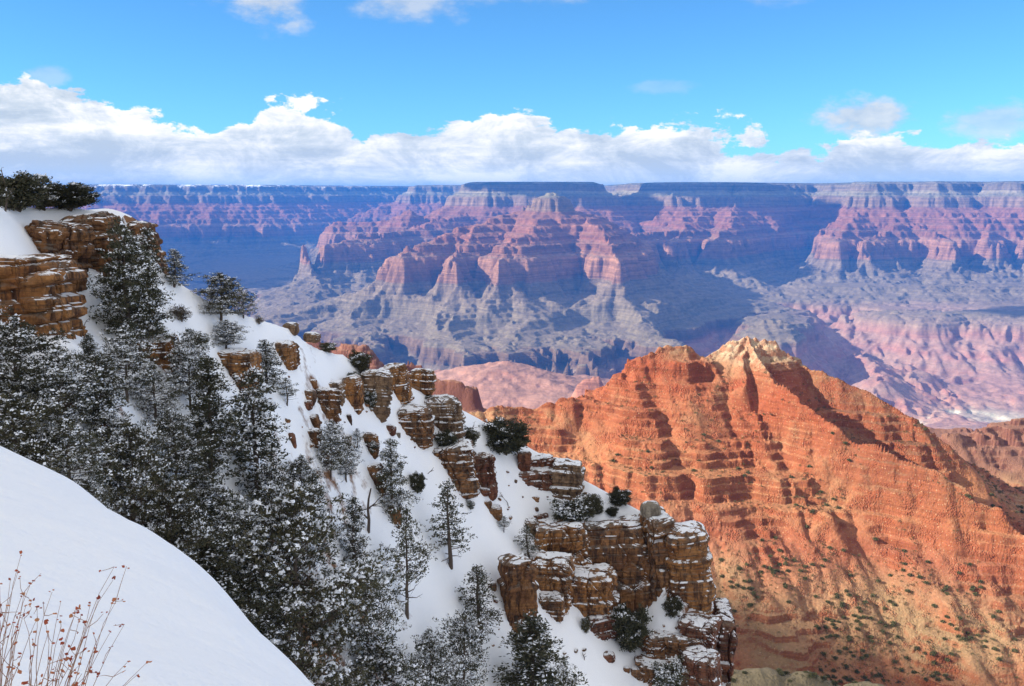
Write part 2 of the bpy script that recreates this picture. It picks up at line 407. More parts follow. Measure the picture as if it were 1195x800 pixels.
    e = e+fbm(XX, YY, 150, 4, 0.6, 71, True)*15*rough_
    soft2 = np.clip((-1020-e)/150, 0, 1)
    e = e + fbm(XX, YY, 60, 3, 0.5, 75, True)*7*soft2*np.where(XX/YY*FPX+CX > 720, 0.1, 1.5)
    nr = np.clip((4650-YY)/100, 0, 1)
    e = e+nr*fbm(XX, YY, 120, 4, 0.5, 91, True)*np.where((np.abs(XX-290) < 90) & (YY < 3800), 26, 4)
    Z = np.where(YY < 4650, e, strata(e))
    lz = np.floor(Z/28); fz_ = Z/28-lz; Zl = (lz+np.clip((fz_-0.35)*2.4, 0, 1))*28; Z = np.where((Z > -1050) & (YY > 4650), Z*0.35+Zl*0.65, Z)
    Z += fbm(XX, YY, 45, 2, 0.5, 81)*3
    V = np.stack([XX, YY, Z], -1).reshape(-1, 3)
    return mesh_obj('canyon', V, grid_faces(len(yy), len(u))[:, ::-1][:, [3, 2, 1, 0]], canyon_mat())

def canyon_mat():
    m, t, b = new_mat('canyon_strata')
    g = t.new('ShaderNodeNewGeometry'); pos = g.outputs['Position']; nor = g.outputs['True Normal']
    x, y, z = t.sep(pos); nz = t.sep(nor)[2]
    wob = t.m('MULTIPLY', t.m('SUBTRACT', t.noise(pos, 0.0025, 4, 0.6), 0.5), 70)
    zz = t.m('ADD', z, wob)
    def s(v): return (v+1450)/1650.0
    f = t.mr(zz, -1450, 200)
    left = t.ramp(f, [(0, (0.125, 0.10, 0.085)), (s(-1120), (0.15, 0.12, 0.095)), (s(-1100), (0.13, 0.085, 0.06)), (s(-1015), (0.16, 0.105, 0.07)), (s(-1005), (0.17, 0.14, 0.095)),
          (s(-860), (0.185, 0.15, 0.105)), (s(-690), (0.19, 0.14, 0.10)), (s(-680), (0.235, 0.125, 0.08)), (s(-495), (0.29, 0.15, 0.092)), (s(-480), (0.22, 0.10, 0.06)),
          (s(-430), (0.21, 0.10, 0.062)), (s(-395), (0.235, 0.098, 0.06)), (s(-300), (0.215, 0.095, 0.058)), (s(-262), (0.24, 0.105, 0.065)), (s(-170), (0.22, 0.10, 0.062)),
          (s(-155), (0.22, 0.145, 0.095)), (s(-50), (0.20, 0.14, 0.095)), (s(-30), (0.20, 0.18, 0.12)), (s(20), (0.24, 0.21, 0.15)), (s(40), (0.17, 0.13, 0.095)), (s(110), (0.17, 0.14, 0.10)), (s(135), (0.09, 0.10, 0.07))])
    pink = t.ramp(t.mr(t.m('ADD', zz, t.m('MULTIPLY', wob, 1.0)), -1420, -1010), [(0, (0.380, 0.278, 0.221)), (0.05, (0.342, 0.196, 0.147)), (0.18, (0.305, 0.135, 0.102)), (0.36, (0.313, 0.184, 0.143)), (0.5, (0.313, 0.143, 0.111)), (0.68, (0.295, 0.172, 0.135)), (0.8, (0.295, 0.147, 0.114)), (1, (0.247, 0.164, 0.123))])
    wash = t.mr(t.m('ADD', z, t.m('MULTIPLY', wob, 0.15)), -1395, -1415)
    pink = t.mix(wash, pink, (0.46, 0.42, 0.34))
    azm = t.m('DIVIDE', x, y)
    near = t.mr(y, 5000, 4650)
    pink = t.mix(near, pink, t.mix(t.noise(pos, 0.0016, 5, 0.6, 1.5), (0.31, 0.10, 0.065), (0.36, 0.19, 0.13)))
    zf = t.m('SUBTRACT', zz, t.m('MULTIPLY', t.mr(azm, 0.15, 0.32), 130))
    fl = t.m('MULTIPLY', t.mr(zf, -1090, -1150), t.mr(t.m('ADD', azm, t.m('MULTIPLY', t.m('SUBTRACT', t.noise(pos, 0.0012, 4, 0.6), 0.5), 0.5)), 0.0, 0.12))
    fl = t.m('MAXIMUM', fl, near)
    left = t.mix(1.0, left, (1.04, 1.0, 0.92), 'MULTIPLY'); pink = t.mix(1.0, pink, (1.0, 1.03, 0.95), 'MULTIPLY')
    col = t.mix(fl, left, pink)
    # thin beds
    beds = t.noise(t.comb(t.m('MULTIPLY', x, 0.0004), t.m('MULTIPLY', y, 0.0004), t.m('MULTIPLY', z, 0.05)), 1.0, 6, 0.8)
    bf = t.mr(beds, 0.32, 0.68, 0.58, 1.42)
    bf = t.m('ADD', t.m('MULTIPLY', t.m('SUBTRACT', bf, 1.0), t.mr(zz, -1050, -900, 0.45, 1.0)), 1.0)
    col = t.mix(1.0, col, t.comb(bf, bf, bf), 'MULTIPLY')
    # gentle slopes carry pale talus and scrub
    tal = t.mr(nz, 0.72, 0.90)
    tcol = t.mix(fl, (0.19, 0.142, 0.098), (0.29, 0.185, 0.14))
    col = t.mix(t.m('MULTIPLY', tal, t.mr(zz, -300, -600, 0.15, 0.55)), col, tcol)
    pt = t.noise(pos, 0.02, 5, 0.7)
    pf = t.mr(pt, 0.3, 0.7, 0.74, 1.24)
    col = t.mix(1.0, col, t.comb(pf, pf, pf), 'MULTIPLY')
    # snow dusting along the high rims on the left and at places on the right
    sn = t.m('MULTIPLY', t.mr(z, 20, 80), t.mr(t.noise(pos, 0.004, 6, 0.75), 0.50, 0.56))
    sn = t.m('MULTIPLY', sn, t.m('MULTIPLY', t.mr(nz, 0.6, 0.85), t.mr(azm, -0.13, -0.26, 0.10, 1.0)))
    col = t.mix(sn, col, (0.8, 0.82, 0.85))
    t.put(b.inputs['Base Color'], col)
    h = t.m('ADD', t.m('MULTIPLY', t.noise(t.vm('MULTIPLY', pos, (1, 1, 0.35)), 0.02, 6, 0.68), 22), t.m('MULTIPLY', t.noise(t.comb(t.m('MULTIPLY', x, .0005), t.m('MULTIPLY', y, .0005), t.m('MULTIPLY', z, 0.06)), 1.0, 4, 0.7), 26))
    amt = t.m('SUBTRACT', 1.0, t.m('MULTIPLY', fl, 0.55))
    t.put(b.inputs['Normal'], t.bump(t.m('MULTIPLY', h, amt), 0.9, 1.0))
    return m
canyon = build_canyon(); tag(canyon, kind='structure')
# ------------------------------------------------------------------ the red hill across the side valley
def PZ(px, py, Y):
    p = P(px, py, Y); return (float(p[0]), float(p[1]), float(p[2]))
def ledges(z, h, hard, seed, sharp=5.0):
    n = np.floor(z/h); f = z/h-n; hv = RV[(n.astype(np.int32)*37+seed) & 4095]
    s = 1+(sharp-1)*hard*hv
    c = 0.25+0.5*RV[(n.astype(np.int32)*53+seed+11) & 4095]
    g = np.clip((f-c)*s+c, 0, 1)
    lo = np.clip((0-c)*s+c, 0, 1)
    return (n+f*(1-hard*0.8)+g*(hard*0.8))*h
def build_hill():
    st = 1.5; x0, y0 = -420.0, 200.0
    X, Y = np.meshgrid(np.arange(x0, 820, st), np.arange(y0, 1420, st)); X = X.astype(np.float32); Y = Y.astype(np.float32)
    wx = fbm(X, Y, 90, 4, 0.5, 101)*14; wy = fbm(X, Y, 90, 4, 0.5, 111)*14
    A, B = X+wx, Y+wy
    def cone(pts, k1=0.8, d1=60, k2=0.56, flat=0, a=A, b=B):
        R = None
        for p_, q_ in zip(pts[:-1], pts[1:]):
            D, H = seg_dist(a, b, [p_, q_]); D = np.maximum(D-flat, 0)
            e = H-np.where(D < d1, k1*D, k1*d1+k2*(D-d1)); R = e if R is None else np.maximum(R, e)
        return R
    A2, B2 = X+wx*0.25, Y+wy*0.25
    S = [cone([PZ(872, 388, 760), PZ(850, 397, 757), PZ(826, 413, 752), PZ(808, 401, 747), PZ(780, 401, 743), PZ(752, 411, 738), PZ(727, 430, 732), PZ(700, 455, 724), PZ(645, 468, 716),
               PZ(600, 474, 712), PZ(550, 476, 705), PZ(470, 478, 700), PZ(300, 470, 690)], a=A2, b=B2),
         cone([PZ(872, 388, 760), PZ(905, 400, 757), PZ(935, 420, 750), PZ(980, 440, 735), PZ(1015, 457, 720), PZ(1060, 480, 700), PZ(1092, 505, 690), PZ(1120, 545, 670)], 0.85, 50, 0.6, a=A2, b=B2),
         cone([PZ(872, 388, 760), PZ(884, 412, 735), PZ(905, 442, 705), PZ(935, 470, 680), PZ(975, 497, 655), PZ(1010, 515, 640), PZ(1060, 535, 622), PZ(1110, 560, 605), PZ(1160, 592, 588),
               PZ(1200, 618, 572), PZ(1320, 690, 530)], 1.35, 30, 0.60, a=A2, b=B2),
         cone([PZ(800, 412, 748), PZ(812, 450, 722), PZ(828, 500, 690), PZ(850, 540, 665)], 0.7, 40, 0.56),
         cone([PZ(872, 388, 760), PZ(870, 450, 715), PZ(880, 520, 672), PZ(905, 560, 640), PZ(960, 590, 615)], 0.72, 40, 0.56),
         cone([PZ(1108, 505, 930), PZ(1150, 498, 940), PZ(1195, 488, 960), PZ(1320, 470, 980)], 0.5, 60, 0.4),
         cone([PZ(440, 440, 950), PZ(490, 441, 950), PZ(545, 449, 945)], 2.6, 18, 0.5, 9),
         cone([PZ(478, 426, 990), PZ(496, 429, 990)], 2.8, 12, 0.5, 3),
         cone([PZ(250, 385, 1120), PZ(385, 398, 1120), PZ(425, 403, 1110), PZ(436, 420, 1100)], 1.4, 26, 0.45, 4),
         cone([PZ(400, 430, 980), PZ(470, 450, 960), PZ(560, 478, 930), PZ(640, 500, 900)], 0.5, 60, 0.35),
         cone([PZ(825, 800, 345), PZ(880, 788, 345), PZ(935, 788, 348), PZ(1010, 806, 352)], 0.5, 8, 1.1, 6)]
    U = None
    for s_ in S: U = s_ if U is None else np.maximum(U, s_)
    fl = -330+0.10*(Y-350)*0
    U = np.maximum(U, fl).astype(np.float32)
    top = PZ(872, 388, 760)[2]
    near_crest = np.clip(1-(top-U)/75, 0, 1)
    G = erode(U, st, X, Y, 110, 4, 2.6, 0.9, 1.0, 0.45, 5, norm=0.6)
    G += fbm(X, Y, 60, 5, 0.5, 121)*6.5; G -= np.clip(fbm(X*1.0+Y*0.15, Y*0.35, 42, 3, 0.5, 161, True)-0.35, 0, 1)*9.0
    # perspective-spaced sheet
    u = np.linspace(-0.30, 0.58, 1180).astype(np.float32); yy = [240.0]
    while yy[-1] < 1380: yy.append(yy[-1]+(0.85 if 490 < yy[-1] < 790 else 2.5))
    yy = np.array(yy, np.float32); UU, YY = np.meshgrid(u, yy); XX = UU*YY
    e = sample(G, x0, y0, st, XX, YY)
    hard = np.clip(0.40+fbm(XX, YY, 75, 4, 0.6, 131)*2.6+0.35*np.clip(1-(top-e)/70, 0, 1)-0.25*np.clip((top-e-90)/80, 0, 1), 0.08, 1)
    dip = XX*0.03
    capz = np.clip((e-(top-22))/10, 0, 1)*np.clip((XX-60)/10, 0, 1); hard = hard*(1-0.85*capz)
    e1 = ledges(e+dip, 15.0, hard, 3, 6)-dip
    e2 = ledges(e1+dip, 5.0, np.clip(hard*1.2, 0, 1), 7, 9)-dip
    e3 = ledges(e2+dip, 1.4, hard*0.9+0.1, 17, 5)-dip
    c1, v1 = cells(XX, YY, 3.2, 3); c2, v2 = cells(XX, YY, 1.5, 4)
    pm = np.clip(0.5+fbm(XX, YY, 35, 3, 0.5, 151)*3, 0, 1)
    peb = np.clip(0.8-c2, 0, 1)*(v2 > 0.72)*0.8*pm+np.clip(1.5-c1, 0, 2)*(v1 > 0.84)*1.1*pm
    cl = np.clip(1-(top-e)/24, 0, 1)*np.clip((XX-130)/14, 0.25, 1)                       # knobbly pale cap rocks
    c3, v3 = cells(XX, YY, 6.5, 8)
    Z = e3+peb*(0.55+0.6*hard)+fbm(XX, YY, 9, 3, 0.5, 141)*0.7+cl*np.clip(3.4-c3, 0, 2.2)*(0.5+1.3*v3)
    V = np.stack([XX, YY, Z], -1).reshape(-1, 3)
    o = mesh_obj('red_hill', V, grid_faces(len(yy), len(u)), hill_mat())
    return o, (Z, u, yy)
def hill_mat():
    m, t, b = new_mat('red_sandstone_slope')
    g = t.new('ShaderNodeNewGeometry'); pos = g.outputs['Position']; nz = t.sep(g.outputs['True Normal'])[2]
    x, y, z = t.sep(pos)
    n1 = t.noise(pos, 0.012, 5, 0.6); n2 = t.noise(pos, 0.08, 5, 0.65); n3 = t.noise(pos, 0.6, 4, 0.7)
    zz = t.m('ADD', t.m('ADD', z, t.m('MULTIPLY', x, 0.03)), t.m('MULTIPLY', t.m('SUBTRACT', n1, 0.5), 30))
    zz = t.m('SUBTRACT', zz, t.mr(x, 152, 138, 0.0, 9.0))
    f = t.mr(zz, -330, -85)
    def s(v): return (v+330)/245.0
    col = t.ramp(f, [(0, (0.34, 0.17, 0.09)), (s(-290), (0.43, 0.26, 0.14)), (s(-262), (0.37, 0.15, 0.08)), (s(-240), (0.46, 0.28, 0.16)), (s(-215), (0.38, 0.14, 0.08)), (s(-190), (0.48, 0.22, 0.11)),
                     (s(-168), (0.42, 0.15, 0.075)), (s(-145), (0.42, 0.125, 0.06)), (s(-131), (0.36, 0.095, 0.045)), (s(-124), (0.46, 0.23, 0.13)), (s(-117), (0.50, 0.37, 0.24)), (1, (0.55, 0.43, 0.28))])
    # sandy debris patches and greenish grey weathering
    lo_ = t.m('MULTIPLY', t.mr(z, -215, -245), t.mr(t.noise(pos, 0.02, 5, 0.7), 0.42, 0.56)); col = t.mix(t.m('MULTIPLY', lo_, 0.6), col, (0.26, 0.20, 0.11))
    dk = t.m('MULTIPLY', t.mr(x, 205, 235), t.mr(t.m('ADD', z, t.m('MULTIPLY', x, -0.1)), -228, -205)); col = t.mix(t.m('MULTIPLY', dk, 0.6), col, (0.19, 0.12, 0.075))  # dark rubble right of the peak, with shade put into its colour
    deb = t.m('MULTIPLY', t.mr(n1, 0.48, 0.62), t.mr(t.noise(pos, 0.03, 5, 0.65), 0.42, 0.60))
    col = t.mix(t.m('MULTIPLY', deb, 0.65), col, (0.50, 0.355, 0.20))
    rd = t.m('MULTIPLY', t.mr(n2, 0.53, 0.63), 0.5)
    col = t.mix(rd, col, (0.36, 0.085, 0.04))
    beds = t.noise(t.comb(t.m('MULTIPLY', x, 0.004), t.m('MULTIPLY', y, 0.004), t.m('MULTIPLY', z, 0.55)), 1.0, 4, 0.7)
    bf = t.mr(beds, 0.3, 0.7, 0.7, 1.25); steep = t.mr(nz, 0.78, 0.52)
    col = t.mix(steep, col, t.mix(1.0, t.mix(0.7, col, (0.30, 0.085, 0.04)), t.comb(bf, bf, bf), 'MULTIPLY'))
    # scattered stones: pale and dark specks
    vc = t.vor(pos, 0.7, out=0); vcol = t.vor(pos, 0.7, out=1)
    sp_ = t.m('MULTIPLY', t.mr(vc, 0.34, 0.22), t.mr(t.sep(vcol)[0], 0.55, 0.6))
    col = t.mix(t.m('MULTIPLY', sp_, 0.65), col, t.mix(t.sep(vcol)[1], (0.60, 0.42, 0.26), (0.25, 0.09, 0.045)))
    pf = t.mr(n3, 0.3, 0.7, 0.70, 0.98)
    col = t.mix(1.0, col, t.comb(pf, pf, pf), 'MULTIPLY')
    col = t.mix(t.mr(zz, -112, -122), col, t.mix(1.0, col, (0.80, 0.75, 0.69), 'MULTIPLY'))
    # bench in the foreground of the valley and mesas behind the spur
    gr = t.m('MULTIPLY', t.mr(y, 375, 368), t.mr(y, 300, 310))
    col = t.mix(gr, col, t.mix(t.noise(pos, 0.3, 6, 0.75), (0.07, 0.065, 0.035), (0.30, 0.23, 0.14)))
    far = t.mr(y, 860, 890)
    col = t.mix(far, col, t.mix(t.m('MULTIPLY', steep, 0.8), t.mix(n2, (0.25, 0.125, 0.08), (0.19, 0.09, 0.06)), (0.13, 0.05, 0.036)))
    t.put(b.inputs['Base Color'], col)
    h = t.m('ADD', t.m('MULTIPLY', t.noise(pos, 0.5, 5, 0.6), 0.8), t.m('MULTIPLY', t.m('MULTIPLY', t.m('SUBTRACT', 0.5, t.vor(pos, 0.9)), t.mr(n2, 0.45, 0.6)), 0.8))
    t.put(b.inputs['Normal'], t.bump(h, 1.0, 1.0))
    return m
hill, HILL = build_hill(); tag(hill, kind='structure')
def hill_z(x, y):
    Z, u, yy = HILL
    i = np.clip(np.searchsorted(yy, y), 0, len(yy)-1); j = np.clip(((x/y-u[0])/(u[1]-u[0])).astype(int), 0, len(u)-1)
    return Z[i, j]
# ------------------------------------------------------------------ the snowy spur we stand on
NP = [(-160, 243, 46), (-60, 243, 52), (0, 243, 56), (60, 245, 62), (110, 247, 64), (138, 252, 66),
      (190, 318, 66), (240, 350, 69), (290, 368, 73), (340, 386, 78), (400, 413, 86), (440, 436, 90), (480, 452, 94), (530, 472, 99), (560, 489, 101), (610, 518, 104),
      (640, 537, 104), (676, 560, 103), (720, 585, 101), (765, 603, 99), (800, 622, 96)]
CRX = [-160, -60, 0, 60, 138, 190, 240, 290, 340, 400, 450, 530, 610, 676, 740, 800, 826]
CRR = [243, 243, 243, 245, 252, 318, 350, 368, 386, 413, 441, 472, 518, 560, 596, 622, 640]
CRY = [46, 52, 56, 62, 66, 66, 69, 73, 78, 86, 91, 99, 104, 103, 101, 96, 94]
def face(px, row, k=0.70, base=None):
    """a point of the snowy face below the crest: it falls towards the viewer at slope k"""
    t0 = -P(px, np.interp(px, CRX, CRR), 1.0)[2]; Y0 = np.interp(px, CRX, CRY); z0 = -t0*Y0
    if base: z0, Y0 = base
    t = -P(px, row, 1.0)[2]
    return (px, row, (-z0+k*Y0)/(k+t))
INNER = [face(px, r) for px, rows in [(190, (360, 430, 520, 620, 740, 900)), (290, (420, 500, 600, 700, 850)), (380, (460, 540, 640, 760, 900)), (470, (500, 570, 660, 780, 950)),
                                      (560, (540, 610, 700, 800, 1000))] for r in rows]
INNER += [(632, 560, 101.5), (640, 605, 99), (700, 612, 98), (740, 610, 99), (790, 622, 97), (655, 650, 96)]
INNER += [face(px, r, 0.7, b) for px, b, rows in [(740, (-40.6, 96.8), (712, 760, 840, 1000)), (815, (-41.2, 96.0), (722, 780, 860, 1000)), (670, (-37.2, 94.5), (716, 780, 900))] for r in rows]
INNER += [face(px, r, 0.7, (-7.4, 50.0)) for px, rows in [(20, (396, 460, 540, 650, 800)), (-100, (400, 520, 700)), (85, (400, 480, 600, 750))] for r in rows]
INNER += [(832, 716, 97.0), (850, 1200, 66), (850, 1700, 45), (846, 900, 84), (700, 1400, 52), (500, 1500, 40), (250, 1300, 28), (0, 1200, 20)]
INNER += [(92, 318, 60), (106, 385, 57), (150, 330, 62)]
ctrl = np.array([PZ(*q) for q in NP+INNER])
ctrl = np.vstack([ctrl, [PZ(-60, 243, 52)[0]-8, 85, -1.5], [PZ(60, 245, 62)[0], 95, -2.0], [PZ(-160, 243, 46)[0]-20, 60, -1.0], [-70, 40, -1.5]])
def tps(r2): return np.where(r2 > 0, r2*np.log(np.maximum(r2, 1e-9)), 0)
def fit():
    n = len(ctrl); x, y, z = ctrl.T; r2 = (x[:, None]-x)**2+(y[:, None]-y)**2
    Kk = tps(r2)+np.eye(n)*1.5; Q = np.stack([np.ones(n), x, y], 1)
    M = np.block([[Kk, Q], [Q.T, np.zeros((3, 3))]]); return np.linalg.solve(M, np.concatenate([z, np.zeros(3)]))
WT = fit()
EDGE = [PZ(*q)[:2] for q in NP[5:]]+[PZ(812, 640, 97)[:2], PZ(816, 700, 97.5)[:2], PZ(836, 725, 96)[:2], PZ(838, 760, 93)[:2], PZ(842, 800, 90)[:2], PZ(846, 900, 84)[:2], PZ(850, 1200, 66)[:2], PZ(850, 1700, 45)[:2]]
EDGE = [(-130.0, 120.0), (-75.0, 100.0), (-42.0, 84.0)]+EDGE
def near_z(x, y):
    x = np.asarray(x, float); y = np.asarray(y, float); sh = x.shape; x = x.ravel(); y = y.ravel()
    D = np.full(len(x), 1e9); side = np.zeros(len(x)); nx = x.copy(); ny = y.copy()
    for (ax, ay), (bx, by) in zip(EDGE[:-1], EDGE[1:]):
        vx, vy = bx-ax, by-ay; t = np.clip(((x-ax)*vx+(y-ay)*vy)/(vx*vx+vy*vy), 0, 1)
        ex, ey = x-ax-t*vx, y-ay-t*vy; dd = np.hypot(ex, ey); k = dd < D-1e-6
        D = np.where(k, dd, D); side = np.where(k, vx*ey-vy*ex, side); nx = np.where(k, ax+t*vx, nx); ny = np.where(k, ay+t*vy, ny)
    poly = EDGE+[(12.0, 0.0), (12.0, -20.0), (-200.0, -20.0), (-200.0, 120.0)]; ins = np.zeros(len(x), bool)
    for (ax, ay), (bx, by) in zip(poly, poly[1:]+poly[:1]):
        c_ = (ay > y) != (by > y)
        if ay != by: ins ^= c_ & (x < (bx-ax)*(y-ay)/(by-ay)+ax)
    side = np.where(ins, -1.0, 1.0)
    qx = np.where(side > 0, nx, x); qy = np.where(side > 0, ny, y); z = np.zeros(len(x))
    for i in range(0, len(x), 40000):
        a = qx[i:i+40000, None]; b = qy[i:i+40000, None]
        z[i:i+40000] = tps((a-ctrl[:, 0])**2+(b-ctrl[:, 1])**2)@WT[:-3]+WT[-3]+WT[-2]*a[:, 0]+WT[-1]*b[:, 0]
    z = np.minimum(z, -0.0155*qy)
    out = np.where(side > 0, D, 0)
    cap = (np.clip(out-0.2, 0, None)); rt = np.clip((nx/np.maximum(ny, 1)-0.176)/0.010, 0, 1)
    z = z-np.minimum(cap*0.35+cap*cap*0.10, cap*1.25)*(1-rt)-np.minimum(cap*5.0, 190)*rt
    z = z+fbm(x, y, 9, 3, 0.5, 201)*0.45*np.clip(1-out/6, 0.3, 1)+fbm(x, y, 2.6, 3, 0.5, 211)*0.10
    return z.reshape(sh)
def build_spur():
    st = 0.28
    X, Y = np.meshgrid(np.arange(-75, 46, st), np.arange(4, 150, st))
    Z = near_z(X, Y)
    V = np.stack([X, Y, Z], -1).reshape(-1, 3)
    m, t, b = new_mat('snow')
    g = t.new('ShaderNodeNewGeometry'); pos = g.outputs['Position']; nz = t.sep(g.outputs['True Normal'])[2]
    n = t.noise(pos, 0.6, 5, 0.6)
    rockc = t.mix(t.noise(pos, 1.2, 5, 0.7), (0.11, 0.055, 0.03), (0.34, 0.17, 0.08))
    rk = t.mr(t.m('ADD', nz, t.m('MULTIPLY', t.m('SUBTRACT', n, 0.5), 0.35)), 0.40, 0.34)
    t.put(b.inputs['Base Color'], t.mix(rk, (0.92, 0.92, 0.92), rockc)); b.inputs['Roughness'].default_value = 0.75
    t.put(b.inputs['Normal'], t.bump(t.m('ADD', t.m('MULTIPLY', n, 0.12), t.m('ADD', t.m('MULTIPLY', t.noise(pos, 6, 4, 0.65), 0.03), t.m('MULTIPLY', t.noise(pos, 60, 3, 0.7), 0.003))), 1.0, 1.0))
    return mesh_obj('snow_slope', V, grid_faces(*X.shape), m), m
spur, SNOW = build_spur(); tag(spur, kind='structure')
_gz = None
def hit(px, py, tmax=112):
    """where the ray through a photo point meets the snowy spur"""
    r = ray(px, py); t_ = np.linspace(13, tmax, 900)/r[1]
    p = r[None, :]*t_[:, None]; d_ = p[:, 2]-near_z(p[:, 0], p[:, 1])
    k = np.argmax(d_ < 0) if (d_ < 0).any() else int(np.argmin(d_))
    q = p[k].copy(); q[2] = near_z(q[:1], q[1:2])[0]
    return q
def build_bank():
    X, Y = np.meshgrid(np.arange(-16, 3.5, 0.045), np.arange(-3, 13, 0.045))
    # plan line of the brow, from the lower right to the upper left
    bx = np.interp(Y, [-3, 0, 3, 4.2, 5.4, 7, 8.6, 10.2, 13], [1.6, 0.8, -0.35, -1.22, -1.98, -2.88, -3.90, -5.3, -8.5])
    s_ = (X-bx)*0.78+fbm(X, Y, 1.6, 3, 0.5, 301)*0.10
    z = -1.62-0.075*Y+0.03*np.clip(-X-2, 0, 9)
    z = z-np.where(s_ > -1.6, 0.17*(s_+1.6)**2, 0)-np.where(s_ > 0.3, (s_-0.3)**2*0.5, 0)
    z = np.maximum(z, -14)
    z += fbm(X, Y, 3.0, 3, 0.5, 311)*0.10+fbm(X+Y*0.4, (Y-X*0.4)*2.2, 0.9, 4, 0.5, 321)*0.022+fbm(X, Y, 0.22, 3, 0.6, 331)*0.006
    hx, hy = P(-5, 770, 3.4)[:2]; z -= 0.16*np.exp(-(((X-hx)/0.45)**2+((Y-hy)/0.30)**2))
    hx, hy = P(120, 800, 3.1)[:2]; z -= 0.10*np.exp(-(((X-hx)/0.35)**2+((Y-hy)/0.16)**2))
    V = np.stack([X, Y, z], -1).reshape(-1, 3)
    return mesh_obj('snow_bank', V, grid_faces(*X.shape), SNOW), (X[0], Y[:, 0], z)
bank, BANK = build_bank(); tag(bank, kind='structure')
def bank_z(x, y):
    xs_, ys_, z = BANK
    return float(z[int(np.clip((y-ys_[0])/0.045, 0, len(ys_)-1)), int(np.clip((x-xs_[0])/0.045, 0, len(xs_)-1))])
# ------------------------------------------------------------------ rocks
def vnoise3(x, y, z, seed=0):
    x = np.asarray(x, np.float32)+1000; y = np.asarray(y, np.float32)+1000; z = np.asarray(z, np.float32)+1000
    fx, fy, fz = np.floor(x), np.floor(y), np.floor(z); ix, iy, iz = fx.astype(int), fy.astype(int), fz.astype(int)
    tx, ty, tz = x-fx, y-fy, z-fz; tx = tx*tx*(3-2*tx); ty = ty*ty*(3-2*ty); tz = tz*tz*(3-2*tz)
    def g(a, b, c): return RV[(PERM[hsh(ix+a, iy+b, seed)]+iz+c) & 4095 if False else PERM[(hsh(ix+a, iy+b, seed)+iz+c) & 4095]]
    l = lambda p, q, t: p*(1-t)+q*t
    return l(l(l(g(0,0,0), g(1,0,0), tx), l(g(0,1,0), g(1,1,0), tx), ty), l(l(g(0,0,1), g(1,0,1), tx), l(g(0,1,1), g(1,1,1), tx), ty), tz)*2-1
def fbm3(x, y, z, sc, o=4, gain=0.5, seed=0):
    s = 0; a = 1.0; f = 1/sc; t = 0
    for i in range(o): s = s+a*vnoise3(x*f, y*f, z*f, seed+i*7); t += a; a *= gain; f *= 2.1
    return s/t
def cells3(x, y, z, seed=0):
    fx, fy, fz = np.floor(x), np.floor(y), np.floor(z); b1 = np.full(np.shape(x), 9.0); b2 = b1.copy(); val = np.zeros(np.shape(x))
    for a in (-1, 0, 1):
        for b in (-1, 0, 1):
            for c in (-1, 0, 1):
                ix, iy, iz = fx.astype(int)+a, fy.astype(int)+b, fz.astype(int)+c
                h = PERM[(hsh(ix, iy, seed)+iz) & 4095]
                d_ = (ix+RV[h]-x)**2+(iy+RV[(h+991) & 4095]-y)**2+(iz+RV[(h+2003) & 4095]-z)**2
                k = d_ < b1; b2 = np.where(k, b1, np.minimum(b2, d_)); val = np.where(k, RV[(h+55) & 4095], val); b1 = np.where(k, d_, b1)
    return np.sqrt(b2)-np.sqrt(b1), val
def cube_sphere(n):
    """unit cube surface as a welded quad grid"""
    idx = {}; V = []; F = []
    def vid(p):
        k = (round(p[0], 5), round(p[1], 5), round(p[2], 5))
        if k not in idx: idx[k] = len(V); V.append(k)
        return idx[k]
    g = np.linspace(-1, 1, n+1)
    for ax in range(3):
        for sg in (-1, 1):
            def pt(i, j):
                p = [0, 0, 0]; p[ax] = sg; p[(ax+1) % 3] = g[i]; p[(ax+2) % 3] = g[j]*1.0; return p
            for i in range(n):
                for j in range(n):
                    q = [vid(pt(i, j)), vid(pt(i+1, j)), vid(pt(i+1, j+1)), vid(pt(i, j+1))]
                    F.append(q if sg > 0 else q[::-1])
    return np.array(V, float), np.array(F)
_CS = {}
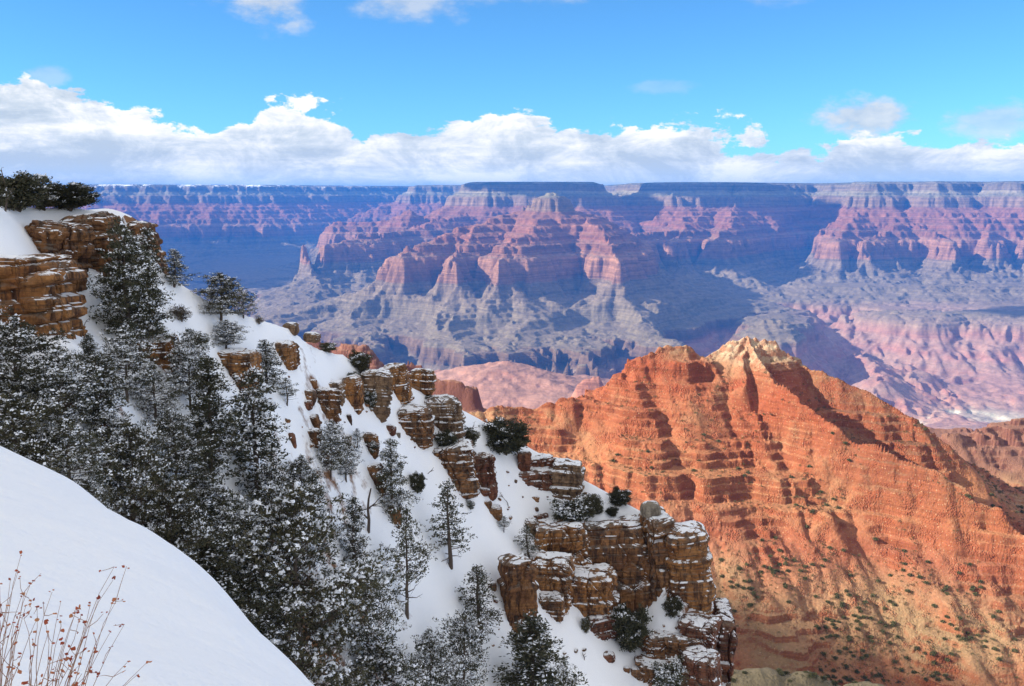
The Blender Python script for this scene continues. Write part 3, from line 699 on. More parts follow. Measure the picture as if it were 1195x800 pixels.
def rock_shape(w_, d_, h_, seed, n=26, blocky=8.0, strat=1.25, crack=1.0, rough=1.0, taper=0.0):
    """a bedded, jointed sandstone block; base at z=0 of its own height h_"""
    if n not in _CS: _CS[n] = cube_sphere(n)
    V, F = _CS[n]; V = V.copy()
    L = (np.abs(V)**blocky).sum(1)**(1/blocky); V /= L[:, None]
    s3 = seed*13.7; sz = (w_+d_+h_)/3
    x, y, z = V[:, 0]*w_/2, V[:, 1]*d_/2, V[:, 2]*h_/2
    xr, yr = V[:, 0], V[:, 1]
    # plan outline bulges
    bul = 1+0.13*fbm3(x+s3, y, z*0.25, sz*0.55, 3, 0.5, seed)*rough*1.5
    # beds: each layer steps in or out
    bh = max(sz*(0.055+0.05*RV[seed]), 0.10); zb = z+0.25*bh*fbm3(x+s3, y, z, sz*0.8, 2, 0.5, seed+3)*2+s3
    nb = np.floor(zb/bh); fb = zb/bh-nb; ib = nb.astype(int)
    a0 = RV[(ib*41+seed*7) & 4095]; a1 = RV[((ib+1)*41+seed*7) & 4095]; tt = np.clip((fb-0.75)*4, 0, 1)
    bed = (a0*(1-tt)+a1*tt-0.5)*0.16*strat-np.exp(-((fb-0.8)/0.10)**2)*0.035*strat
    f_, v = cells3((x+s3+0.15*sz*fbm3(x, y, z, sz*0.4, 2, 0.5, seed+1))/(sz*0.52), (y+s3)/(sz*0.52), (z+s3)/(sz*1.1), seed); f2_, v2 = cells3((x+s3)/(sz*0.22), (y+s3)/(sz*0.22), nb*0.97+0.5, seed+4)
    blk = (v-0.5)*0.13*crack-np.exp(-(f_/0.035)**2)*0.07*crack+(v2-0.5)*0.07*crack
    fine = fbm3(x+s3, y, z, sz*0.12, 3, 0.6, seed+9)*0.045*rough
    sc_ = bul+bed+blk+fine
    tz = 1-taper*(V[:, 2]*0.5+0.5)
    X_, Y_ = x*sc_*tz, y*sc_*tz
    Z_ = z*(1+0.05*fbm3(x+s3, y, z, sz*0.4, 3, 0.5, seed+5)*rough*2+0.3*(blk+fine))+h_/2
    return np.stack([X_, Y_, Z_], 1), F
def rock_mat(name, base, light, dark, snow=0.6, redlow=0.0):
    m, t, b = new_mat(name)
    g = t.new('ShaderNodeNewGeometry'); pos = g.outputs['Position']; nz = t.sep(g.outputs['True Normal'])[2]
    x, y, z = t.sep(pos)
    n1 = t.noise(pos, 0.7, 6, 0.65); n2 = t.noise(pos, 3.0, 6, 0.7); n3 = t.noise(t.comb(t.m('MULTIPLY', x, 1.8), t.m('MULTIPLY', y, 1.8), t.m('MULTIPLY', z, 0.35)), 1.0, 5, 0.7)
    beds = t.noise(t.comb(t.m('MULTIPLY', x, 0.12), t.m('MULTIPLY', y, 0.12), t.m('MULTIPLY', z, 4.5)), 1.0, 5, 0.8)
    col = t.mix(t.mr(n1, 0.38, 0.62), base, light)
    col = t.mix(t.m('MULTIPLY', t.mr(beds, 0.48, 0.66), 0.65), col, dark)
    col = t.mix(t.m('MULTIPLY', t.mr(n3, 0.47, 0.58), 0.85), col, dark)            # desert varnish streaks
    pf = t.mr(n2, 0.3, 0.7, 0.6, 1.35)
    col = t.mix(1.0, col, t.comb(pf, pf, pf), 'MULTIPLY')
    cr = t.mr(t.vor(t.vm('ADD', t.vm('MULTIPLY', pos, (1.0, 1.0, 0.3)), t.vm('MULTIPLY', t.noise(pos, 1.5, 3, out=1), (0.5, 0.5, 0.5))), 0.55, 'DISTANCE_TO_EDGE'), 0.0, 0.02)
    col = t.mix(cr, t.mix(0.45, col, (0.02, 0.012, 0.01)), col)
    lich = t.m('MULTIPLY', t.mr(nz, 0.25, 0.75), t.mr(n2, 0.4, 0.6, 0.2, 0.7))
    col = t.mix(lich, col, (0.19, 0.165, 0.13))
    sn = t.mr(t.m('ADD', nz, t.m('MULTIPLY', t.m('SUBTRACT', t.noise(pos, 1.1, 4, 0.6), 0.5), 1.5)), 1.06-snow*0.5, 1.10-snow*0.5)
    col = t.mix(sn, col, (0.92, 0.92, 0.92))
    t.put(b.inputs['Base Color'], col)
    h = t.m('ADD', t.m('MULTIPLY', n2, 0.12), t.m('MULTIPLY', beds, 0.16)); h = t.m('ADD', h, t.m('MULTIPLY', cr, 0.06))
    t.put(b.inputs['Normal'], t.bump(h, 0.9, 1.0))
    return m
RM = {'orange': rock_mat('orange_sandstone', (0.25, 0.10, 0.032), (0.42, 0.20, 0.07), (0.055, 0.030, 0.022), 0.45),
      'brown': rock_mat('brown_sandstone', (0.17, 0.075, 0.034), (0.33, 0.155, 0.06), (0.045, 0.028, 0.022), 0.4),
      'tan': rock_mat('tan_limestone', (0.19, 0.11, 0.06), (0.30, 0.19, 0.11), (0.08, 0.05, 0.035), 0.5),
      'grey': rock_mat('grey_limestone', (0.30, 0.25, 0.18), (0.40, 0.35, 0.27), (0.16, 0.13, 0.10), 0.3),
      'red': rock_mat('red_shale', (0.16, 0.055, 0.032), (0.23, 0.095, 0.05), (0.06, 0.028, 0.02), 0.4)}
def rock(name, cat, label, x0, x1, y0, y1, mat='brown', group=None, depth=1.1, sink=0.35, rot=None, n=26, fwd=0.0, dist=None, **kw):
    """bounding box in the photograph, base on the snow"""
    q = hit((x0+x1)/2, y1)
    if dist: q = P((x0+x1)/2, y1, dist)
    D = q[1]; w_ = (x1-x0)/FPX*D; h_ = (y1-y0)/FPX*D*1.03; dd = depth*max(min(w_, h_*1.3), 0.5*h_)
    seed = int(x0*3+y0*7) % 997; n = int(n*1.35)
    V, F = rock_shape(w_*1.12, dd, h_*(1+sink), seed, n, **kw)
    o = mesh_obj(name, V, F, RM[mat], smooth=False); c = P((x0+x1)/2, y1, D)
    o.location = (c[0]*(1+(dd/2+fwd)/D), c[1]+dd/2+fwd, c[2]-h_*sink)
    o.rotation_euler = ((seed % 5-2)*0.03, (seed % 11-5)*0.022, rot if rot is not None else (seed % 7-3)*0.05)
    tag(o, label, cat, group)
    return o
def CR(label, *a, **k): return rock('rock_cliff', 'cliff', label, *a, **k)
def RO(label, *a, **k): return rock('rock_outcrop', 'outcrop', label, *a, **k)
def BO(label, *a, **k): return rock('boulder', 'boulder', label, *a, **k)
# big cliffs
CR('dark orange cliff under the thick snow cushion at the far left edge', -110, 86, 306, 392, 'orange', depth=0.9, n=60, dist=50, sink=0.5, blocky=7)
CR('brown cliff head with a flat grey capstone beside the tall fir', 88, 141, 252, 318, 'brown', depth=1.3, n=44, dist=61, sink=0.4, blocky=8)
CR('dark fractured cliff corner between the snow cushions and the capstone', 36, 86, 262, 330, 'brown', depth=1.2, n=40, dist=57, sink=0.5, crack=1.6)
CR('massive rust brown cliff wall under the boulder perched on the point', 676, 762, 612, 702, 'brown', depth=1.0, n=64, blocky=7, strat=0.8, crack=0.7, sink=0.3)
CR('stepped left shoulder of the cliff wall behind the small pine', 632, 690, 612, 668, 'orange', depth=1.0, n=48, crack=1.3)
CR('dark narrow cliff pillar next to the deep vertical crack', 752, 781, 602, 698, 'brown', depth=1.4, n=44, sink=0.3)
CR('rounded orange rock tower standing apart right of the deep crack', 779, 829, 612, 716, 'orange', depth=1.05, n=60, blocky=4.5, strat=1.5, crack=0.5, sink=0.1, taper=-0.02)
CR('square banded rock tower with a slab of snow on top', 640, 675, 541, 582, 'tan', depth=1.1, n=44, strat=1.6, blocky=9, sink=0.6)
CR('weathered brown cliff end partly hidden behind the tallest fir', 134, 186, 262, 322, 'brown', depth=1.2, n=40, dist=66, sink=0.4)
CR('dark rock rib dropping away below the tower on the very right of the spur', 824, 846, 722, 806, 'red', depth=2.6, n=44, dist=93, sink=0.3, crack=1.4)
# outcrops along the slope
RO('sloping brown ledge left of the cliff wall reaching down the snow', 588, 622, 652, 740, 'brown', depth=0.9, crack=1.4, rot=0.3)
RO('low lumpy brown ledge below the stepped shoulder', 622, 664, 652, 700, 'orange', n=36, crack=1.4)
RO('broken orange rock face directly under the small wedge of snow', 650, 712, 668, 716, 'orange', n=44, crack=1.4, depth=0.8)
RO('dark lumpy rock hanging over the lower snow chute', 628, 656, 696, 720, 'brown', n=24)
RO('curved dark ledge of rock between the snow chute and the juniper', 678, 724, 718, 743, 'red', n=32, rot=0.35, crack=1.5)
RO('wide brown ledge with snow on it below the rock tower', 748, 812, 745, 772, 'brown', n=40, crack=1.5)
RO('brown ledge beneath the tower at the right brink', 792, 832, 725, 765, 'red', n=36, crack=1.5, rot=-0.3)
RO('reddish cliff foot at the lower right brink', 795, 836, 764, 812, 'red', n=40, crack=1.3, rot=-0.4)
RO('rock shelf at the bottom edge left of the brink', 745, 800, 778, 800, 'brown', n=30, crack=1.4)
RO('warm orange outcrop in the middle of the snow with trees around it', 258, 295, 412, 450, 'orange', n=36, crack=1.2)
RO('brown orange outcrop half hidden behind the left trees', 166, 206, 396, 430, 'orange', n=32)
RO('small orange overhang with a thick snow roof on the open slope', 318, 346, 400, 426, 'orange', n=32, blocky=4)
RO('leftmost dark outcrop of the rock band below the skyline bush', 366, 392, 455, 486, 'brown', n=32, crack=1.4, rot=0.4)
RO('small tan knob in the rock band between two larger blocks', 385, 402, 446, 467, 'tan', n=22)
RO('rounded orange block in the rock band left of the tallest pillar', 400, 422, 440, 476, 'orange', n=32, blocky=4.5)
RO('tallest tan pillar of the rock band with a bush on top', 419, 450, 434, 478, 'tan', n=44, blocky=8, depth=0.9)
RO('orange buttress at the skyline right of the tallest pillar', 448, 480, 428, 464, 'orange', n=40, crack=1.4)
RO('small yellow orange skyline rock at the end of the rock band', 478, 504, 432, 455, 'orange', n=28, blocky=4)
RO('left half of the big brown double boulder on the open snow', 461, 502, 477, 514, 'brown', n=44, blocky=4)
RO('right half of the big brown double boulder with a rounded top', 493, 538, 466, 511, 'tan', n=48, blocky=4)
RO('snow topped brown outcrop under the leaning dark trees', 506, 556, 522, 568, 'brown', n=44, crack=1.4)
RO('reddish broken rocks right of the snow topped outcrop', 552, 577, 531, 571, 'red', n=32, crack=1.6)
RO('low reddish rock bench left of the square banded tower', 602, 645, 549, 568, 'red', n=32, crack=1.3)
RO('slender dark rock rib below the round juniper', 604, 618, 528, 553, 'red', n=18)
RO('dark reddish crest rocks beside the square banded tower', 618, 646, 534, 551, 'red', n=26, crack=1.4)
# rubble lying in the snow round the outcrops
BO('round grey boulder perched on the point above the cliff wall', 749, 771, 587, 606, 'grey', n=26, blocky=3, strat=.3, crack=.3, dist=96.5, sink=0.15, depth=1.0)
RO('orange pedestal that carries the round grey boulder', 747, 778, 603, 622, 'orange', n=30, dist=96.3, sink=0.6)
B_ = [('round dark boulder left of the tiny pine on the snow', 569, 586, 591, 605, 'brown'), ('lone reddish stone below the reddish broken rocks', 554, 571, 570, 577, 'red'),
      ('squarish dark stone above the round dark boulder', 564, 573, 585, 593, 'brown'), ('reddish stone pair above the cliff shoulder', 618, 640, 600, 611, 'red'),
      ('pale round boulder right above the cliff shoulder pine', 612, 628, 607, 622, 'tan'), ('small black stone on the snow left of the banded tower', 618, 629, 579, 585, 'brown'),
      ('brown stone low on the snow chute', 702, 717, 763, 772, 'red'), ('pointed brown stone above the jumble near the bottom', 741, 750, 768, 780, 'red'),
      ('brown stone jumble near the bottom edge', 736, 758, 781, 795, 'brown'), ('small dark stone left of the jumble', 727, 735, 779, 786, 'brown'),
      ('dark lone stone on the snow right of the lower left pine', 567, 579, 680, 688, 'brown'), ('little reddish stone on the snow below the double boulder', 448, 461, 497, 506, 'red'),
      ('tiny grey stone beside the little reddish stone', 461, 467, 505, 510, 'grey'), ('tan stone between two small snowy trees', 395, 409, 508, 518, 'tan'),
      ('dark leaning rock with a shrub at its foot', 423, 441, 507, 530, 'brown'), ('dark rock left of the rock band', 353, 367, 456, 470, 'brown'),
      ('little dark stone above the left end of the rock band', 361, 369, 443, 452, 'brown'), ('flat reddish stone left of the rock band', 350, 364, 468, 476, 'red'),
      ('dark slab above the snowy twin trees', 359, 374, 485, 500, 'brown'), ('leaning brown slab left of the snowy twin trees', 355, 374, 502, 518, 'brown'),
      ('small brown rock at the left of the leaning slab', 338, 346, 505, 522, 'red'), ('thin dark stone standing in the snow below the tallest pillar', 405, 411, 483, 494, 'brown'),
      ('dark wedge of rock beside the tall narrow tree in the gully', 430, 452, 542, 572, 'brown'), ('dark rock below the narrow fir in the gully', 452, 468, 590, 612, 'brown'),
      ('little brown rock behind the skyline snow, left one', 332, 348, 377, 388, 'tan'), ('little brown rock behind the skyline snow, right one', 355, 372, 388, 397, 'tan'),
      ('grey stone on the skyline beside the double boulder', 514, 526, 461, 468, 'grey'), ('dark stone under the curl of snow by the cliff shoulder', 641, 652, 656, 664, 'brown'),
      ('dark stone between the juniper and the rock tower', 755, 764, 700, 710, 'brown'), ('brown rock between the snowy trees far left', 112, 128, 492, 522, 'orange'),
      ('reddish rock under the branches far left', 72, 84, 470, 498, 'red'), ('dark stone in front of the cliff wall top snow', 704, 716, 613, 622, 'brown')]
for lb, a_, b_, c_, d_, mt in B_: BO(lb, a_, b_, c_, d_, mt, n=14, sink=0.4, blocky=3.5, strat=0.6)

rng = np.random.RandomState(12); VS = [rock_shape(1, 0.9, 0.7, 500+i, 7, 3.0, 0.5, 1.0, 1.6) for i in range(5)]; RMS = [mesh_obj('stone', v, f, RM[['brown', 'red', 'orange', 'brown', 'tan'][i]], smooth=False) for i, (v, f) in enumerate(VS)]
RMD = [o.data for o in RMS]
for o in RMS: bpy.data.objects.remove(o)
ANCH = [(300, 455), (335, 430), (380, 490), (410, 482), (440, 482), (470, 470), (500, 518), (530, 515), (560, 575), (530, 572), (590, 560), (630, 572), (665, 590), (600, 600), (625, 640), (650, 700), (690, 722), (600, 745), (720, 745), (770, 778), (800, 725), (740, 625), (355, 500), (370, 520), (400, 520), (210, 440), (580, 690), (680, 700), (780, 740), (670, 760)]
for i in range(110):
    ax, ay = ANCH[i % len(ANCH)]; px, py = ax+rng.normal()*13, ay+rng.normal()*8
    if py < np.interp(px, CRX, CRR)+8: continue
    q = hit(px, py); o = bpy.data.objects.new('stone', RMD[i % 5]); scene.collection.objects.link(o); s_ = rng.uniform(0.12, 0.42); o.scale = (s_*1.3, s_, s_); o.rotation_euler = (rng.normal()*0.4, rng.normal()*0.4, rng.rand()*6)
    o.location = (q[0], q[1], q[2]-0.12*s_); tag(o, 'small broken stone poking out of the snow near the outcrops', 'stone', 'stones poking out of the snow')
# ------------------------------------------------------------------ trees and shrubs
def tree_mats():
    def needles(name, c1, c2, c3):
        m, t, b = new_mat(name); g = t.new('ShaderNodeNewGeometry'); oi = t.new('ShaderNodeObjectInfo')
        rnd = g.outputs['Random Per Island']
        col = t.ramp(rnd, [(0, c1), (0.55, c2), (1, c3)])
        f = t.m('MULTIPLY_ADD', oi.outputs['Random'], 0.5, 0.75)
        col = t.mix(1.0, col, t.comb(f, f, f), 'MULTIPLY')
        t.put(b.inputs['Base Color'], col); b.inputs['Roughness'].default_value = 0.7
        return m
    D = {'green': needles('pine_needles', (0.036, 0.040, 0.022), (0.064, 0.064, 0.036), (0.115, 0.10, 0.06)),
         'olive': needles('juniper_foliage', (0.042, 0.042, 0.023), (0.070, 0.066, 0.035), (0.125, 0.105, 0.06)),
         'brown': needles('dry_foliage', (0.07, 0.05, 0.035), (0.12, 0.09, 0.06), (0.17, 0.13, 0.09))}
    m, t, b = new_mat('bark'); g = t.new('ShaderNodeNewGeometry')
    t.put(b.inputs['Base Color'], t.mix(t.noise(g.outputs['Position'], 9, 4), (0.05, 0.035, 0.028), (0.15, 0.115, 0.09))); D['bark'] = m
    m, t, b = new_mat('snow_on_branches'); b.inputs['Subsurface Weight'].default_value = 0.0; b.inputs['Base Color'].default_value = (0.90, 0.91, 0.93, 1); D['snow'] = m
    return D
TM = tree_mats()
def tube(pts, rad, k=5):
    pts = np.asarray(pts, float); n = len(pts); T = np.gradient(pts, axis=0); T /= np.linalg.norm(T, axis=1)[:, None]+1e-9
    up = np.array([0.3, 0.1, 1.0]) if abs(T[0][2]) < 0.8 else np.array([1.0, 0.2, 0.1])
    A = np.cross(T, up); A /= np.linalg.norm(A, axis=1)[:, None]+1e-9; B = np.cross(T, A)
    a = np.arange(k)/k*2*PI; rad = np.asarray(rad)[:, None, None]
    V = pts[:, None, :]+rad*(np.cos(a)[None, :, None]*A[:, None, :]+np.sin(a)[None, :, None]*B[:, None, :])
    F = grid_faces(n, k, True)
    return V.reshape(-1, 3), F
class Acc:
    def __init__(s): s.V = []; s.F = []; s.M = []; s.n = 0
    def add(s, V, F, mi=0): s.V.append(V); s.F.append(np.asarray(F)+s.n); s.M.append(np.broadcast_to(mi, (len(F),)).copy()); s.n += len(V)
    def get(s): return np.vstack(s.V), np.vstack(s.F), np.concatenate(s.M)
CUBE = np.array([(-1, -1, -1), (1, -1, -1), (1, 1, -1), (-1, 1, -1), (-1, -1, 1), (1, -1, 1), (1, 1, 1), (-1, 1, 1)], float)
CUBEF = np.array([(0, 3, 2, 1), (4, 5, 6, 7), (0, 1, 5, 4), (1, 2, 6, 5), (2, 3, 7, 6), (3, 0, 4, 7)])
def foliage(acc, C, Dn, rng, leaf, count, spread, snow, snow_r):
    """tufts of narrow leaf blades round each centre, some with a cushion of snow on top"""
    N = len(C); m = count; tot = N*m
    c = np.repeat(C, m, 0)+rng.normal(size=(tot, 3))*spread*np.array([1, 1, 0.6])
    d = rng.normal(size=(tot, 3))*0.8+np.repeat(Dn, m, 0)*1.0+np.array([0, 0, 0.35]); d /= np.linalg.norm(d, axis=1)[:, None]
    s_ = np.cross(d, rng.normal(size=(tot, 3))); s_ /= np.linalg.norm(s_, axis=1)[:, None]+1e-9
    L = leaf*rng.uniform(0.6, 1.3, (tot, 1)); W = L*rng.uniform(0.16, 0.30, (tot, 1))
    V = np.stack([c-s_*W*0.5, c+d*L*0.5-s_*W, c+d*L, c+d*L*0.5+s_*W], 1).reshape(-1, 3)
    zo = (c-np.repeat(C, m, 0))[:, 2]/max(spread, 1e-6); sr = np.repeat(np.broadcast_to(snow, (N,)), m)
    fr = (rng.rand(tot) < np.clip(sr*1.5, 0, 0.9)*np.clip(0.38+zo*0.7, 0, 1)).astype(int)
    acc.add(V, np.arange(tot*4).reshape(-1, 4), fr)
    k = rng.rand(N) < snow; cs = C[k]+rng.normal(size=(int(k.sum()), 3))*spread*0.25; ns = len(cs)
    if ns:
        r = snow_r*0.62*rng.uniform(0.4, 1.35, (ns, 1, 1))*np.array([1, 1, 0.5])
        jit = 1+rng.normal(size=(ns, 8, 3))*0.28
        ang = rng.rand(ns)*PI; ca, sa = np.cos(ang), np.sin(ang)
        q = CUBE[None]*np.array([0.66, 0.66, 0.75])*jit; q[:, 4:, :2] *= 0.62
        q = q*r*np.array([rng.uniform(0.8, 1.7), 1, 1])
        x = q[..., 0]*ca[:, None]-q[..., 1]*sa[:, None]; y = q[..., 0]*sa[:, None]+q[..., 1]*ca[:, None]; q[..., 0] = x; q[..., 1] = y
        q = q+(cs+np.array([0, 0, spread*0.75]))[:, None, :]
        acc.add(q.reshape(-1, 3), (CUBEF[None]+np.arange(ns)[:, None, None]*8).reshape(-1, 4), 1)
def make_tree(kind, seed, H=6.0, R=1.6, nb=70, leaf=0.16, count=9, snow=0.5, snow_r=0.13, dens=1.0, mat='green', lean=0.0, top='cone', bare=0.0, fork=False):
    rng = np.random.RandomState(seed); bark = Acc(); fol = Acc()
    n = 12; tt = np.linspace(0, 1, n)
    bend = np.cumsum(rng.normal(size=(n, 2))*0.035*H/6, 0); bend -= bend[0]
    stems = []
    P0 = np.stack([bend[:, 0]+lean*tt*H, bend[:, 1], tt*H*0.97], 1)
    if top == 'round':
        ns = rng.randint(3, 6)
        for i in range(ns):
            a = i/ns*2*PI+rng.rand(); q = np.stack([np.cos(a)*R*0.42*tt**0.8, np.sin(a)*R*0.42*tt**0.8, tt*H*rng.uniform(0.6, 0.85)], 1)+np.cumsum(rng.normal(size=(n, 3))*0.03*H, 0)*0.4
            q[0] = 0; stems.append((q, 0.055*H*0.6))
    else:
        stems.append((P0, 0.017*H+0.03))
        if fork:
            q = P0.copy(); q[:, 0] += 0.5*np.clip(tt-0.2, 0, 1)*R; q[:, 2] *= 0.93; stems.append((q, 0.014*H))
    for q, r0 in stems:
        V, F = tube(q, r0*(1-0.88*tt), 7); bark.add(V, F)
    C = []; Dn = []; SP = []
    nb_ = int(nb*(1 if top != 'round' else 0.8))
    for i in range(nb_):
        q, r0 = stems[rng.randint(len(stems))]
        if top == 'cone': t = 0.08+0.90*((i+rng.rand())/nb_)**0.85
        elif top == 'round': t = rng.uniform(0.10, 1.0)
        else: t = 0.16+0.82*((i+rng.rand())/nb_)
        base = np.array([np.interp(t, tt, q[:, j]) for j in range(3)])
        a = i*2.399+rng.normal()*0.4
        if top == 'cone': prof = (1-t)**0.72*min(1, 0.45+t*3.0)+0.05
        elif top == 'round': prof = 0.62*math.sqrt(max(0.05, 1-(t*1.0-0.35)**2))
        else: prof = math.sin(min(1, t*1.02+0.08)*PI)**0.55*0.95+0.06
        L = R*prof*(rng.uniform(0.45, 1.2) if top != 'round' else rng.uniform(0.7, 1.1))
        rise = (0.35*t+rng.normal()*0.16-0.02) if top != 'round' else rng.uniform(0.0, 0.9)
        dv = np.array([math.cos(a), math.sin(a), rise]); dv /= np.linalg.norm(dv)
        u = np.linspace(0, 1, 6); crv = np.zeros((6, 3)); crv[:, 2] = (-0.16*u*u if top == 'cone' else 0.18*u*u)*L
        pts = base+dv*L*u[:, None]+crv+np.cumsum(rng.normal(size=(6, 3)), 0)*0.03*L
        V, F = tube(pts, np.maximum(r0*0.30*(1-t*0.5)*(1-0.85*u), 0.004*H/6*1.5), 4); bark.add(V, F)
        if t < bare: 
            for _ in range(2):
                j = rng.randint(2, 5); e = pts[j]+rng.normal(size=3)*L*0.25; V, F = tube(np.linspace(pts[j], e, 3), [0.008, 0.006, 0.003], 3); bark.add(V, F)
            continue
        side = np.cross(dv, [0, 0, 1.0]); side /= np.linalg.norm(side)
        nc = max(2, int(round(L*3.4*(6/H)**0.3)*1.0+rng.randint(0, 2))); per = max(2, int(round(L*13*dens*(6/H)**0.3/nc)))
        if top == 'round': nc = max(3, int(L*5)); per = max(3, int(L*14*dens/nc))
        uc = np.clip(np.linspace(0.38, 1.0, nc)+rng.normal(size=nc)*0.08, 0.25, 1.03)
        oc = rng.normal(size=nc)*0.24*L*(1.15-uc*0.7)
        cc = np.stack([np.interp(uc, u, pts[:, j]) for j in range(3)], 1)+side*oc[:, None]; cc[:, 2] += rng.normal(size=nc)*0.05*L
        uu = np.repeat(uc, per); off = np.repeat(oc, per); m = len(uu); cr_ = 0.10+0.07*L
        pc = np.repeat(cc, per, 0)+rng.normal(size=(m, 3))*cr_*np.array([1, 1, 0.55])
        dd = dv[None]*0.8+side[None]*np.sign(off)[:, None]*0.6+rng.normal(size=(m, 3))*0.2
        SP.append(np.repeat((rng.rand(nc) < snow*0.85)*rng.uniform(0.5, 1.0, nc), per)*(pc[:, 2] > np.repeat(cc[:, 2], per)-cr_*0.15))
        C.append(pc); Dn.append(dd)
        # a twig to every third tuft
        for j in range(0, m, 4):
            s0 = np.array([np.interp(max(uu[j]-0.12, 0.05), u, pts[:, k]) for k in range(3)]); V, F = tube(np.array([s0, (s0+pc[j])/2+[0, 0, 0.01], pc[j]]), [0.010*H/6, 0.007*H/6, 0.003], 3); bark.add(V, F)
    C = np.vstack(C); Dn = np.vstack(Dn)
    foliage(fol, C, Dn, rng, leaf, count, leaf*0.62, np.concatenate(SP), snow_r)
    return bark.get(), fol.get(), mat
PROTO = {}
def proto(name, *a, **k):
    (bv, bf, _), (fv, ff, fm), mat = make_tree(*a, **k)
    tk = mesh_obj('trunk', bv, bf, TM['bark']); cr = mesh_obj('crown', fv, ff, None, mats=[TM[mat], TM['snow']], mi=fm, smooth=False)
    me_t, me_c = tk.data, cr.data
    bpy.data.objects.remove(tk); bpy.data.objects.remove(cr)
    PROTO[name] = (me_t, me_c, float(fv[:, 2].max()), float(np.percentile(np.abs(fv[:, 0]), 97)))
proto('firA', 0, 11, 7, 1.9, 78, 0.15, 11, 0.8, 0.115345)
proto('firB', 0, 12, 7, 1.5, 74, 0.15, 10, 0.7, 0.10856)
proto('firC', 0, 13, 7, 2.1, 92, 0.15, 11, 0.6, 0.115345, fork=True, dens=1.2)
proto('firD', 0, 14, 6, 1.4, 50, 0.14, 9, 0.30, 0.075, dens=0.9, bare=0.22)
proto('firE', 0, 15, 7, 1.8, 88, 0.15, 12, 0.4, 0.10856, dens=1.25)
proto('pineA', 0, 21, 8, 2.7, 92, 0.16, 12, 0.75, 0.1357, top='oval', mat='olive')
proto('pineB', 0, 22, 7, 2.4, 76, 0.15, 11, 1, 0.142485, top='oval')
proto('pineC', 0, 23, 7, 2.4, 68, 0.15, 10, 0.9, 0.12213, top='oval', dens=0.9)
proto('pineD', 0, 24, 6, 1.5, 50, 0.14, 9, 0.22, 0.075, top='oval', dens=0.8, bare=0.3)
proto('pineE', 0, 25, 8, 2.5, 80, 0.15, 12, 0.6, 0.12213, top='oval', dens=1.1)
proto('bigpine', 0, 31, 9, 3.3, 96, 0.15, 12, 0.85, 0.135, top='oval', mat='olive', dens=0.95)
proto('juniA', 0, 41, 2.6, 1.6, 80, 0.15, 11, 0.10, 0.09, top='round', mat='green', dens=3.2)
proto('juniB', 0, 42, 2.4, 1.3, 60, 0.15, 10, 0.22, 0.09, top='round', mat='olive', dens=3.0)
proto('juniC', 0, 43, 2.6, 1.2, 60, 0.14, 10, 0.75, 0.11, top='round', mat='green', dens=2.8)
proto('shrub', 0, 51, 1.4, 0.8, 34, 0.09, 7, 0.25, 0.06, top='round', mat='brown', dens=3.0)
def place_tree(name, cat, label, kind, px, yb, yt, wid=None, group=None, rz=None, dist=None):
    q = P(px, yb, dist) if dist else hit(px, yb)
    D = q[1]; H = (yb-yt)/FPX*D*1.02; me_t, me_c, ph, pr = PROTO[kind]
    s = H/ph; sx = s if wid is None else (wid/2/FPX*D)/pr; sx = min(max(sx, s*0.55), s*1.7)
    e = bpy.data.objects.new(name, None); scene.collection.objects.link(e); e.empty_display_size = 0.3
    e.location = (q[0], q[1], q[2]-0.12*s); e.scale = (sx, sx, s); e.rotation_euler = (0, 0, rz if rz is not None else (px*7.3+yb*3.1) % 6.28)
    for n_, me in (('trunk', me_t), ('crown', me_c)):
        c = bpy.data.objects.new(n_, me); scene.collection.objects.link(c); c.parent = e
    tag(e, label, cat, group); return e
